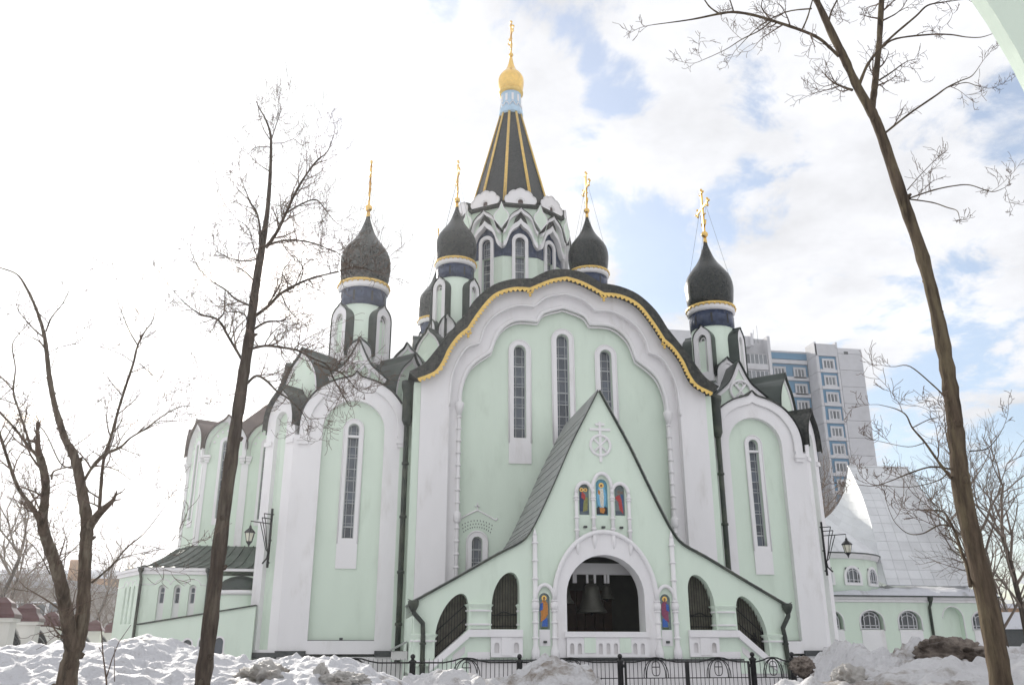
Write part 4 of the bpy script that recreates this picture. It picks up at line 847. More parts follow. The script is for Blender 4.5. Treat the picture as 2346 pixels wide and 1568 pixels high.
# rotunda
RC = (15.4, 11.9); RR = 3.65
ang = [(-70+i*15) for i in range(12)]
q = MB(); q.lathe(RC[0], RC[1], [(RR, 3.8), (RR, 5.85)], 64); rot = q.build('rotunda_wall', 'green', anx)
q = MB(); q.lathe(RC[0], RC[1], [(RR, 5.78), (RR+.10, 5.84), (RR+.10, 5.92), (RR+.18, 5.96), (RR+.18, 6.03), (RR-.2, 6.06)], 64); q.build('cornice', 'white', rot)
q = MB(); q.lathe(RC[0], RC[1], [(RR+.22, 6.03), (RR+.25, 6.06), (RR+.1, 6.11)], 64); q.build('eave_flashing', 'darksheet', rot)
for a in (-37, -13, 11, 35):
    F = face_of(RC[0], RC[1], a, RR+.01)
    q = MB(); q.slab(F, arch(0, 4.52, 5.46, 1.06, 14, .55), [arch(0, 4.62, 5.36, .86, 14, .48)], -.06, .02); sur = q.build('window_surround', 'white', rot)
    q = MB(); q.slab(F, arch(0, 4.6, 5.38, .9, 14, .5), (), -.012, -.006); q.build('window_recess', 'stone', sur)
    lunette(F, 0, 4.62, 5.36, .86, rot, -.03)
# rotunda roof: courses of sheets
rr_ = MB(); PRF = [(RR+.2, 6.08), (3.3, 6.62), (2.7, 7.12), (1.9, 7.55), (1.0, 7.85), (.05, 8.0)]
rr_.lathe(RC[0], RC[1], [(max(r-.03, .02), z-.03) for r, z in PRF], 48, cap=False); rr_ = rr_.build('rotunda_roof', 'metal', anx)
for i in range(4):
    n = (26, 24, 20, 14)[i]
    for k in range(n):
        a0, a1 = 2*math.pi*(k+.5*(i % 2))/n, 2*math.pi*(k+1+.5*(i % 2))/n-.006
        if not (-100 < ((math.degrees(a0)+180) % 360)-180 < 120): continue
        (r0, z0), (r1, z1) = PRF[i], PRF[i+1]
        vs = [(RC[0]+r*math.sin(a), RC[1]-r*math.cos(a), z+e) for e in (0, .012) for r, z in ((r0, z0), (r1, z1-.01)) for a in (a0, (a0+a1)/2, a1)]
        MB().add(vs, [(0, 1, 4, 3), (1, 2, 5, 4), (6, 7, 10, 9), (7, 8, 11, 10), (0, 1, 7, 6), (1, 2, 8, 7)]).build('roof_sheet', 'metal', rr_)
# great swept roof: front slope in courses, concave hip on the left
rid0, rid1 = Vector((20.05, 14, 11.6)), Vector((23.75, 14, 11.65))
LE = crom([tuple(rid0), (19.75, 12.6, 9.9), (19.35, 11.4, 8.2), (18.85, 10.2, 6.3), (18.45, 9.2, 4.6)], 4)
def front_pt(t, p):
    i = p*(len(LE)-1); k = min(int(i), len(LE)-2); f = i-k
    l = Vector(LE[k]).lerp(Vector(LE[k+1]), f); r = Vector((23.75-.55*p, l.y, l.z)); return l.lerp(r, t)
NR = 15; tr_ = MB(); tr_.add([front_pt(t, p/NR)-Vector((0, -.03, .02)) for p in range(NR+1) for t in (0, 1)], [(2*p, 2*p+1, 2*p+3, 2*p+2) for p in range(NR)])
tr_.add([rid0, rid1, Vector((23.75, 19, 4)), Vector((20.0, 19, 4))], [(0, 1, 2, 3)]); tr_.add([rid1, Vector(front_pt(1, 1)), Vector((23.75, 19, 4))], [(0, 1, 2)]); tr_ = tr_.build('swept_roof', 'metal', anx)
q = MB(); q.tube([rid0-Vector((.05, 0, 0)), rid1+Vector((.05, 0, 0))], .06, 8); q.tube([Vector(p) for p in LE], .035, 6); q.tube([front_pt(1, p/NR) for p in range(NR+1)], .05, 6); q.build('ridge_seam', 'metal', tr_)
for p in range(NR):
    n = 7; off = 0
    for i in range(n+(1 if off else 0)):
        t0 = max(0, i/n-off); t1 = min(1, (i+1)/n-off)
        a, b, c, d = front_pt(t0+.0015, p/NR), front_pt(t1-.0015, p/NR), front_pt(t1-.0015, (p+.993)/NR), front_pt(t0+.0015, (p+.993)/NR)
        nn = (b-a).cross(d-a).normalized()*-.014
        if nn.y > 0: nn = -nn
        tw_ = nn.normalized()*random.uniform(0, .004)
        vs = [a, b, c, d, a+nn, b+nn, c+nn*1.6+tw_, d+nn*1.6]
        MB().add(vs, [(0, 1, 2, 3), (4, 5, 6, 7), (0, 1, 5, 4), (1, 2, 6, 5), (2, 3, 7, 6), (3, 0, 4, 7)]).build('roof_sheet', 'metal', tr_)
SIL = crom([tuple(rid0), (19.65, 14.0, 10.3), (19.1, 13.9, 9.45), (18.3, 13.6, 8.75), (17.3, 13.2, 8.25), (15.6, 12.6, 7.98)], 4)
def hip_pt(t, p):
    i = p*(len(LE)-1); k = min(int(i), len(LE)-2); l = Vector(LE[k]).lerp(Vector(LE[k+1]), i-k)
    j = p*(len(SIL)-1); k = min(int(j), len(SIL)-2); s2 = Vector(SIL[k]).lerp(Vector(SIL[k+1]), j-k)
    m = l.lerp(s2, t); m.z -= .55*math.sin(math.pi*t)*p*(1-.3*p); return m
for p in range(12):
    n = 2+p//3
    for i in range(n):
        g_ = [[hip_pt((i+u/3)/n, (p+v/2*.985)/12) for u in range(4)] for v in range(3)]
        MB().add([x for r_ in g_ for x in r_], [(v*4+u, v*4+u+1, v*4+u+5, v*4+u+4) for v in range(2) for u in range(3)], True).build('roof_sheet', 'metal', tr_)
# ================================================================== tower block behind
apt = empty('apartment_block', (62, 104, 0), 'tall panel apartment block with white and blue panels behind the church', 'building')
FB = frame(0, 100.); FM = frame(0, 103.)
q = MB(); q.box(40, 103.4, 0, 68.2, 114, 50.3); q.box(40, 101.5, 0, 59.4, 103.3, 52.3); q.box(68.3, 100.5, 0, 76.9, 114, 50.5); q.build('core', 'panelw', apt)
q = MB(); q.box(40, 100.2, 50.2, 53.4, 101.4, 52.6); q.box(53.5, 100.4, 50.4, 56.5, 101.4, 52.3); q.build('parapet', 'panelw', apt)
Z0 = 47.85; FH = 3.0
def blockwin(F, x, z, w_, h_, par):
    k = MB().slab(F, rect(x-w_/2-.28, z-h_/2-.28, x+w_/2+.28, z+h_/2+.28), [rect(x-w_/2, z-h_/2, x+w_/2, z+h_/2)], -.07, .0).build('window', 'panelw', par)
    q = MB()
    for a, b in ((-.5, -.18), (-.18, .18), (.18, .5)): q.slab(F, rect(x+a*w_, z-h_/2, x+b*w_, z+h_/2), [rect(x+a*w_+.06, z-h_/2+.07, x+b*w_-.06, z+h_/2-.07)], .03, .09)
    q.build('window_frame', 'frame', k)
    for a, b in ((-.5, -.18), (-.18, .18), (.18, .5)): pane(F, x+a*w_+.05, z-h_/2+.06, x+b*w_-.05, z+h_/2-.06, .075, k, 'paneg', .02)
def panel(F, x0, z0, x1, z1, m, d0=-.0, d1=.4):
    return bx(MB(), F, x0+.03, d0, z0+.03, x1-.03, d1, z1-.03).build('panel', m, apt)
for k in range(10):
    z = Z0-FH*k
    # right-hand bay with one window, blank end panels
    panel(FB, 72.35, z-1.5+.6, 76.9, z+1.5+.6, 'panelw')
    for x0, x1 in ((68.15, 69.0), (69.0, 71.9), (71.9, 72.33)):
        if x0 == 69.0:
            panel(FB, x0-.3, z-1.5, x1+.0, z-.92, 'panelw'); p = bx(MB(), FB, 68.75, .25, z-.9, 71.95, .45, z+1.48).build('panel', 'panelb', apt); blockwin(frame(0, 100.1), 70.4, z, 1.75, 1.45, apt)
        else: panel(FB, x0 if x0 > 70 else 68.15, z-1.5, x1 if x0 > 70 else 68.7, z+1.5, 'panelw')
    panel(frame(68.12, 101.6, -90), -1.45, z-1.5, 1.45, z+1.5, 'panelw', 0, .3)
    # recessed middle with two windows
    panel(FM, 61.0, z-2.3, 68.1, z-1.55, 'panelw'); bx(MB(), FM, 61.0, .22, z-1.53, 68.1, .38, z+.68).build('panel', 'panelb', apt)
    for x in (62.75, 66.45): blockwin(frame(0, 103.07), x, z-.85, 1.75, 1.45, apt)
    if k == 0: panel(FM, 61.0, z+.75, 68.1, z+1.5, 'panelw'); panel(FM, 61.0, z+1.55, 68.1, z+2.7, 'panelb'); panel(FM, 61.0, z+2.75, 68.1, z+3.1, 'panelw')
    # glazed balconies
    if k < 6:
        F = frame(0, 99.6)
        bx(MB(), F, 54.2, 0, z-1.75, 59.0, 1.8, z-.75).build('balcony_front', 'balc' if k % 2 else 'panelw', apt)
        bx(MB(), F, 54.2, .1, z+.95, 59.0, 1.8, z+1.15).build('balcony_slab', 'balc', apt)
        f_ = MB()
        for i in range(7): bx(f_, F, 54.3+i*.77-.04, .05, z-.75, 54.3+i*.77+.04, .14, z+.95)
        f_ = f_.build('balcony_glazing', 'frame', apt)
        for i in range(6): pane(F, 54.34+i*.77, z-.72, 55.03+i*.77, z+.93, .1, f_, 'paneg', .03)
        bx(MB(), FB, 59.1, -.6, z-1.5, 59.6, .4, z+1.5).build('panel', 'panelw', apt)
bx(MB(), FB, 72.35, 0, Z0+2.13, 76.9, .4, Z0+3.1).build('panel', 'panelw', apt)
bx(MB(), FB, 68.15, 0, Z0+1.53, 72.3, .4, Z0+3.7).build('panel', 'panelw', apt)
bx(MB(), FB, 72.0, -.1, Z0+3.1, 72.35, 1.5, Z0+4.1).build('fin', 'panelw', apt); bx(MB(), frame(68.12, 101.6, -90), -1.6, -.05, Z0+1.5, 1.6, .3, Z0+4.0).build('fin', 'panelw', apt)
bx(MB(), FB, 59.1, -.6, Z0+1.5, 59.6, 3, Z0+4.3).build('fin', 'panelw', apt); bx(MB(), FB, 56.3, -.3, Z0+2.6, 56.7, 2, Z0+4.8).build('fin', 'panelw', apt)
q = MB(); bx(q, FB, 73.5, -.02, Z0+2.0, 74.3, -.001, Z0+2.5); q.build('vent', 'stone', apt)
def acunit(x, y, z, label):
    B = empty('air_conditioner', (x, y, z), label, 'air conditioner'); F = frame(x, y)
    bx(MB(), F, -.42, -.35, 0, .42, 0, .6).build('casing', 'balc', B); q = MB(); c = F(0, -.36, .3)
    ptube(q, F, [(.24*math.cos(2*math.pi*k/14), .3+.24*math.sin(2*math.pi*k/14)) for k in range(14)], -.36, .03, 5, closed=True); q.build('fan_guard', 'iron', B)
acunit(66.0, 102.95, Z0-3.05, 'left of two air conditioners below an upper window of the apartment block'); acunit(67.1, 102.95, Z0-3.05, 'right of two air conditioners below an upper window of the apartment block'); acunit(71.2, 99.95, Z0-17.0, 'lone air conditioner under the lowest visible right window of the apartment block')
q = MB()
for x, h in ((57.5, 2.4), (58.2, 3.2)): q.tube([(x, 101, Z0+3.5), (x, 101, Z0+3.5+h)], .03, 4)
q.build('aerial', 'iron', apt)

# ================================================================== far houses
def far_house(name, px0, px1, pytop, d, depth, m, roofm, label, nwx, nwz, fh=3.0, roofh=.6):
    a = at(px0, pytop, d); b = at(px1, pytop, d); w_ = (b-a).xy.length; h = a.z
    ang = math.degrees(math.atan2(b.y-a.y, b.x-a.x)); F0 = frame(a.x, a.y, ang)
    B = empty(name, (F0(w_/2, depth/2, 0)), label, 'building'); bx(MB(), F0, 0, .1, 0, w_, depth, h).build('wall', m, B)
    bx(MB(), F0, -.3, -.2, h+.003, w_+.3, depth+.3, h+roofh).build('roof', roofm, B)
    for j in range(nwz):
        z = h-1.9-j*fh
        for i in range(nwx):
            x = (i+.5)*w_/nwx
            k = MB().slab(F0, rect(x-.75, z-.8, x+.75, z+.8), [rect(x-.65, z-.7, x+.65, z+.7)], .02, .099).build('window', 'frame', B); pane(F0, x-.66, z-.7, x+.66, z+.7, .09, k, 'paneg')
    return B, F0, w_, h
far_house('brick_house', 205, 330, 1324, 92, 14, 'brick_far', 'snow_roof', 'orange brick house seen between the forked tree and the vestibule', 4, 2)
B_, F_, w_, h_ = far_house('grey_house', -60, 150, 1345, 74, 12, 'grey_far', 'balc', 'long grey house with chimney behind the fence pillars', 6, 2)
bx(MB(), F_, w_*.74, 4, h_+.5, w_*.74+.8, 4.8, h_+2.6).build('chimney', 'brick_far', B_)
far_house('pale_house', -90, 260, 1313, 150, 20, 'balc', 'snow_roof', 'pale grey block far behind the left fence', 12, 3)
B_, F_, w_, h_ = far_house('shed', 2285, 2480, 1440, 62, 10, 'stone', 'snow_roof', 'low dark shed with snow on its roof at the right edge', 4, 1, roofh=1.1)
far_house('wooden_house', 2270, 2420, 1392, 120, 12, 'brick_far', 'snow_roof', 'brown house far behind the right tree', 4, 2)

# ================================================================== pillared fence on the left
pf = empty('pillared_fence', (-19, 4, 0), 'white pillared fence with maroon caps and iron grilles on the left', 'fence')
PP = [(-16.4, -10.2), (-16.86, -6.49), (-17.4, -2.9), (-18.9, 4.2), (-19.66, 9.49), (-20.28, 15.17), (-20.69, 19.9)]
for i, (x, y) in enumerate(PP):
    a = math.degrees(math.atan2(PP[min(i+1, 6)][1]-PP[max(i-1, 0)][1], PP[min(i+1, 6)][0]-PP[max(i-1, 0)][0])); F = frame(x, y, 6)
    hw = .33
    q = MB(); bx(q, F, -hw, -hw, 0, hw, hw, 2.30); bx(q, F, -hw-.06, -hw-.06, 1.02, hw+.06, hw+.06, 1.14); bx(q, F, -hw-.07, -hw-.07, 2.302, hw+.07, hw+.07, 2.40); pl = q.build('pillar', 'cream', pf)
    q = MB(); pr = [(.43, 2.403), (.41, 2.50), (.28, 2.66), (.26, 2.78), (.08, 2.92)]
    vs = [F(sx_*r, sy_*r, z) for r, z in pr for sx_, sy_ in ((-1, -1), (1, -1), (1, 1), (-1, 1))]
    q.add(vs, [(i_*4+k, i_*4+(k+1) % 4, i_*4+4+(k+1) % 4, i_*4+4+k) for i_ in range(4) for k in range(4)]+[(16, 17, 18, 19)]); q.build('cap', 'maroon', pl)
    if i < 6:
        A, B2 = Vector((x, y, 0)), Vector((*PP[i+1], 0)); dv = (B2-A); ln = dv.length; dv.normalize(); A = A+dv*.40; ln -= .80; q = MB()
        n = int(ln/.14)
        for k in range(n+1):
            p = A+dv*(ln*k/n); t = k/n; hh = 1.75+.35*math.sin(math.pi*t)
            q.tube([p+Vector((0, 0, .4)), p+Vector((0, 0, hh)), p+Vector((0, 0, hh+.14))], [.014, .014, .003], 4)
        for z in (.6, 1.5): q.tube([A+Vector((0, 0, z)), A+dv*ln+Vector((0, 0, z))], .02, 4)
        q.tube([A+dv*(ln*t/8)+Vector((0, 0, 1.66+.35*math.sin(math.pi*t/8))) for t in range(9)], .025, 4); q.build('grille', 'iron', pf)
# ================================================================== iron fence and gate in front of the porch
FN = frame(0, -9.5)
fen = empty('iron_fence', (-6, -9.5, 0), 'black iron railing with cross motifs in front of the porch', 'fence')
def post(x, par, h=1.52): 
    q = MB(); c = FN(x, 0, 0); q.lathe(c[0], c[1], [(.075, 0), (.075, h-.2), (.095, h-.19), (.095, h-.15), (.06, h-.13), (.03, h-.10)], 12); q.sphere((c[0], c[1], h-.05), .062, 12, 8); return q.build('post', 'iron', par)
def oval(q, x, z, rx, rz): ptube(q, FN, [(x+rx*math.copysign(abs(math.cos(t))**.7, math.cos(t)), z+rz*math.copysign(abs(math.sin(t))**.7, math.sin(t))) for t in [2*math.pi*k/20 for k in range(20)]], 0, .011, 5, closed=True)
def rail_panel(x0, x1, par, m, arc=.42, name='panel'):
    q = MB(); c = (x0+x1)/2 if m is None else m; hw = (x1-x0)/2
    top = [(x0, 1.33), (c-arc*1.35, 1.33), (c-arc*.8, 1.37), (c-arc*.4, 1.42), (c, 1.435), (c+arc*.4, 1.42), (c+arc*.8, 1.37), (c+arc*1.35, 1.33), (x1, 1.33)]
    ptube(q, FN, top, 0, .02, 6); q.tube([FN(x0, 0, .25), FN(x1, 0, .25)], .02, 6); q.tube([FN(x0, 0, .95), FN(x1, 0, .95)], .012, 5)
    n = int((x1-x0)/.105)
    for k in range(1, n):
        x = x0+(x1-x0)*k/n
        if abs(x-c) < arc*.5: q.tube([FN(x, 0, .25), FN(x, 0, .95)], .0085, 4); continue
        q.tube([FN(x, 0, .1), FN(x, 0, 1.33), FN(x, 0, 1.43)], [.0085, .0085, .003], 4)
    for r in (1., .78):
        ptube(q, FN, [(c-arc*.62*r*1.3, .95)]+[(c+arc*.62*r*1.3*math.cos(math.pi-math.pi*k/12), 1.02+.39*math.sin(math.pi*k/12)) for k in range(13)]+[(c+arc*.62*r*1.3, .95)], 0, .013, 5)
    oval(q, c, 1.17, .105, .17); q.tube([FN(c, 0, 1.0), FN(c, 0, 1.40)], .011, 4); q.tube([FN(c-.105, 0, 1.21), FN(c+.105, 0, 1.21)], .011, 4)
    return q.build(name, 'iron', par)
posts = [-11.8, -9.05, -6.27, -3.62, -1.03]
for x in posts: post(x, fen)
for a, b in zip(posts[:-1], posts[1:]): rail_panel(a+.08, b-.08, fen, None)
fen2 = empty('iron_fence', (4.5, -9.5, 0), 'short run of black iron railing between the gate and the right snow bank', 'fence')
post(2.54, fen2, 1.56); post(3.64, fen2, 1.56); post(6.4, fen2); rail_panel(2.62, 3.56, fen2, None, .34); rail_panel(3.72, 6.32, fen2, None)
for x0, x1, lb in ((-.90, .72, 'left leaf of the black iron gate with an oval cross motif'), (.76, 2.42, 'right leaf of the black iron gate with an oval cross motif')):
    gt = empty('gate_leaf', FN((x0+x1)/2, 0, 0), lb, 'gate', 'leaves of the iron gate'); rail_panel(x0, x1, gt, None, .40, 'gate_panel')
    q = MB(); bx(q, FN, x0-.02, -.025, .1, x0+.03, .025, 1.35); bx(q, FN, x1-.03, -.025, .1, x1+.02, .025, 1.35); q.build('gate_frame', 'iron', gt)
    q = MB(); [bx(q, FN, (x0-.10 if x0 < 0 else x1+.02), -.03, z, (x0-.02 if x0 < 0 else x1+.08), .03, z+.08) for z in (.4, 1.2)]; q.build('hinge', 'iron', gt)

# ================================================================== snow banks
def crest_fn(pts, d):
    """crest line of a bank: lateral offset -> height"""
    out = []
    for x, y in pts:
        p = at(x, y, d); lat = (p.x-CAM.x)*CS-(p.y-CAM.y)*SN; out.append((lat, p.z))
    def f(l):
        if l <= out[0][0]: return out[0][1]
        for (a, za), (b, zb) in zip(out[:-1], out[1:]):
            if l <= b: t = (l-a)/(b-a); t = t*t*(3-2*t)*.5+t*.5; return za+(zb-za)*t
        return out[-1][1]
    return f, out[0][0], out[-1][0]
def fbm(x, y, s, o=5, seed=0.):
    v = 0; a = 1.; t = 0
    for k in range(o): v += a*noise.noise(Vector((x*s, y*s, seed+k*7.3))); t += a; a *= .52; s *= 2.03
    return v/t
SNOW = []
def bank(name, pts, d, front, back, m, seed, lump=.12, l0=None, l1=None, edge=.0, step=.05, slope=.5):
    f, a, b = crest_fn([(x_, y_+(7 if x_ < 1000 else 4)) for x_, y_ in pts], d); a = l0 if l0 is not None else a; b = l1 if l1 is not None else b
    def height(l, dd):
        if l < a or l > b or dd < d-front or dd > d+back: return -1.
        h = f(l)
        if dd < d: t = (d-dd)/front; k = 1-slope*t-max(0, t-.6)**1.5*2.0
        else: t = (dd-d)/back; k = max(0, 1-t*t*1.05)
        e = 1.
        if edge: e = min(1, (l-a)/edge if l0 is None else 1, (b-l)/edge if l1 is None else 1); e = max(0, e)**.6
        z = h*max(k, 0)*e
        w1 = fbm(l, dd*.8, .6, 4, seed); rid = 1-abs(fbm(l+3*w1, dd*1.5, 1.25, 5, seed+5))*3.2
        cl = noise.noise(Vector((l*4.3, dd*4.3, seed+20))); c2 = noise.noise(Vector((l*11, dd*11, seed+31)))
        nz = w1*lump*1.3+rid*lump*.42+max(0, cl-.12)*lump*.75+c2*lump*.13-lump*.25
        return max(-.05, z+nz*min(1, max(z, 0)*2))
    nl = int((b-a)/step); nd = int((front+back)/step); q = MB(); vs = []
    for j in range(nd+1):
        dd = d-front+(front+back)*j/nd
        for i in range(nl+1):
            l = a+(b-a)*i/nl; vs.append((CAM.x+l*CS+dd*SN, CAM.y-l*SN+dd*CS, height(l, dd)))
    SNOW.append(height)
    q.add(vs, [(j*(nl+1)+i, j*(nl+1)+i+1, (j+1)*(nl+1)+i+1, (j+1)*(nl+1)+i) for j in range(nd) for i in range(nl)], True)
    return q.build(name, m, kind='structure')
def on_snow(x, y, dmin=4., dmax=18.):
    """first point of the banks under photo pixel (x, y)"""
    v = pix_dir(x, y); k = v.x*SN+v.y*CS; dd = dmin
    while dd < dmax:
        p = CAM+v*(dd/k); l = (p.x-CAM.x)*CS-(p.y-CAM.y)*SN
        if max(h(l, dd) for h in SNOW) >= p.z: return p, dd
        dd += .05
    return CAM+v*(13/k), 13.
LB = [(-200, 1478), (0, 1474), (60, 1466), (130, 1472), (200, 1468), (260, 1474), (321, 1462), (370, 1465), (414, 1481), (490, 1490), (580, 1502), (687, 1512), (729, 1515), (810, 1523), (867, 1535), (943, 1556), (1000, 1564), (1080, 1600)]
bank('snow_bank', LB, 13.0, 6.0, 3.0, 'snow', 3., .21, edge=1.0, slope=.62)
bank('snow_bank', [(860, 1600), (950, 1562), (1000, 1550), (1050, 1541), (1100, 1541), (1160, 1535), (1200, 1524), (1247, 1502), (1280, 1516), (1309, 1526), (1368, 1532), (1395, 1550), (1425, 1600)], 15.5, 4.0, 2.5, 'snow_mixed', 11., .27, edge=.5, slope=.6)
bank('snow_bank', [(1780, 1600), (1800, 1562), (1840, 1504), (1880, 1483), (1926, 1457), (1975, 1464), (2023, 1470), (2070, 1474), (2100, 1468), (2150, 1474), (2250, 1484), (2400, 1500)], 15.0, 4.5, 3.0, 'snow_mixed', 23., .36, edge=1.0, l1=9.8, slope=.5)
bank('snow_bank', [(1700, 1640), (1790, 1590), (1860, 1566), (1900, 1562), (1960, 1552), (2010, 1541), (2060, 1533), (2100, 1520), (2131, 1511), (2180, 1516), (2263, 1518), (2320, 1506), (2346, 1500), (2500, 1490)], 10.0, 4.0, 3.0, 'snow_mixed', 31., .22, edge=.4, l1=7.0, slope=.45)
def chunk(name, x, y, rx, ry, rz, m, seed, label, cat='snow block', amp=.35, sink=.3):
    c, dd = on_snow(x, y); bmq = bmesh.new(); bmesh.ops.create_icosphere(bmq, subdivisions=5, radius=1)
    for v in bmq.verts:
        n_ = v.co.normalized(); big = fbm(n_.x*1.2+seed, n_.y*1.2+n_.z*1.9, .9, 3, seed)
        k = 1+amp*1.5*big+.30*(1-abs(noise.noise(n_*2.6+Vector((seed, 1, 0))))*3)*.5+.16*noise.noise(n_*6+Vector((0, seed, 0)))+.09*noise.noise(n_*14+Vector((0, 0, seed)))
        v.co = Vector((n_.x*rx*k, n_.y*ry*k, n_.z*rz*k))
    me = bpy.data.meshes.new(name); bmq.to_mesh(me); bmq.free(); me.polygons.foreach_set('use_smooth', [True]*len(me.polygons)); me.materials.append(M[m])
    o = bpy.data.objects.new(name, me); COL.objects.link(o); o.location = c+Vector((SN*ry*.6, CS*ry*.6, -rz*sink)); o.rotation_euler = (0, 0, -YAW+seed); return tag(o, label, cat)
chunk('snow_block', 2195, 1500, .48, .40, .26, 'soil', 2.2, 'brown frozen soil block on the snow bank beside the right tree', sink=.1)
chunk('snow_block', 590, 1560, .38, .30, .20, 'snow_dirty', 5.1, 'large dirty grey snow lump in front of the left tower', sink=.1)
chunk('snow_block', 770, 1562, .34, .3, .13, 'snow_dirty', 8.4, 'brown crusted snow lump near the bottom edge left of the gate', sink=.1)
chunk('snow_block', 733, 1548, .07, .09, .13, 'snow_dirty', 1.4, 'small upright brown ice shard beside the crusted snow lump', sink=.0)
chunk('snow_block', 1842, 1520, .14, .2, .12, 'soil', 9.3, 'small brown clod at the left end of the right snow bank')
chunk('snow_block', 1955, 1552, .17, .16, .15, 'snow_dirty', 15.3, 'pale brown icy lump on the near right snow bank')

# ================================================================== trees
def tree(name, d, trunk, branches, m, label, seed, twig=1., group=None, jit=.10, tw_len=1., mtw='twig'):
    rnd = random.Random(seed); base = at(*trunk[0][:2], d); T = empty(name, (base.x, base.y, 0), label, 'tree', group)
    fwd = Vector((SN, CS, 0)); sc = d/FPX
    def pts(poly, d0, spread):
        out = []; rs = []; k = 0
        for x, y, w_ in poly:
            dd = d0+spread*k; p = at(x, y, dd); out.append(tuple(p)); rs.append(w_*.5*(p-CAM).dot(pix_dir(1173, 784))/FPX); k += 1
        c = crom(out, 5); r2 = crom([(r,) for r in rs], 5); return [Vector(p) for p in c], [max(r[0], .0025) for r in r2]
    def rough(P, Rr, amp):
        return P, [r*(1+amp*1.6*noise.noise(Vector((i*.9, seed, r*40)))) for i, r in enumerate(Rr)]
    tp, tr = pts(trunk, d, 0)
    if tp[0].z > .2: tp.insert(0, Vector((tp[0].x, tp[0].y, -.1))); tr.insert(0, tr[0]*1.12)
    q = MB(); q.tube(*rough(tp, tr, .12), 16)
    for k in range(4, len(tp)-4, 3):
        if rnd.random() < .6:
            t_ = (tp[k+1]-tp[k]).normalized(); sd_ = t_.cross(Vector((rnd.gauss(0, 1), rnd.gauss(0, 1), 0))).normalized(); r_ = tr[k]
            q.tube([tp[k]+sd_*r_*.5, tp[k]+sd_*r_*1.05+t_*r_*.12, tp[k]+sd_*r_*(1.2+rnd.random()*.4)+t_*r_*.4], [r_*.5, r_*.38, r_*.2], 7)
    q.build('trunk', m, T)
    TW = MB(); nt_ = 0
    def grow(p, dr, r, ln, lev):
        nonlocal nt_
        n = 6; P = [p]; Rr = [r]; dr = dr.normalized(); cv = Vector((rnd.gauss(0, .12), rnd.gauss(0, .12), rnd.gauss(.05, .12)))
        for i in range(n):
            dr = (dr+cv+Vector((rnd.gauss(0, .09), rnd.gauss(0, .09), rnd.gauss(.04, .09)))).normalized(); P.append(P[-1]+dr*(ln/n)); Rr.append(max(r*(1-.75*(i+1)/n), .0022))
        TW.tube(P, Rr, 4 if lev else 5, caps=False)
        if lev < 2:
            for i in range(1, n+1):
                if rnd.random() < (.85 if lev == 0 else .6):
                    side = dr.cross(Vector((rnd.gauss(0, 1), rnd.gauss(0, 1), rnd.gauss(0, 1)))).normalized()
                    grow(P[i], (P[i]-P[i-1]).normalized()*.75+side*.8, Rr[i]*.7, ln*rnd.uniform(.35, .6), lev+1)
    for poly in branches:
        s2 = rnd.uniform(-jit, jit); P, Rr = pts(poly, d, s2)
        q = MB(); q.tube(*rough(P, Rr, .1), 8 if poly[0][2] > 12 else 6); q.build('branch', m, T)
        tot = 0
        for i in range(2, len(P)):
            L_ = (P[i]-P[i-1]).length
            if rnd.random() < L_*3.2*twig/max(.5, sc*75):
                dr = (P[i]-P[i-1]).normalized(); side = dr.cross(Vector((rnd.gauss(0, 1), rnd.gauss(0, 1), rnd.gauss(0, 1)))).normalized()
                grow(P[i], dr*.55+side*.8+Vector((0, 0, .12)), min(Rr[i]*.55, .012), rnd.uniform(.35, .8)*tw_len*d/11., 0)
        grow(P[-1], (P[-1]-P[-2]), Rr[-1], .45*tw_len*d/11., 0)
    if TW.v: TW.build('twigs', mtw, T, kind='stuff')
    return T
def zA(l, k, ox, oy):   # polyline measured on an enlarged crop -> photo pixels
    return [((x/k+ox)*.81008, (y/k+oy)*.81008, w_) for x, y, w_ in l]
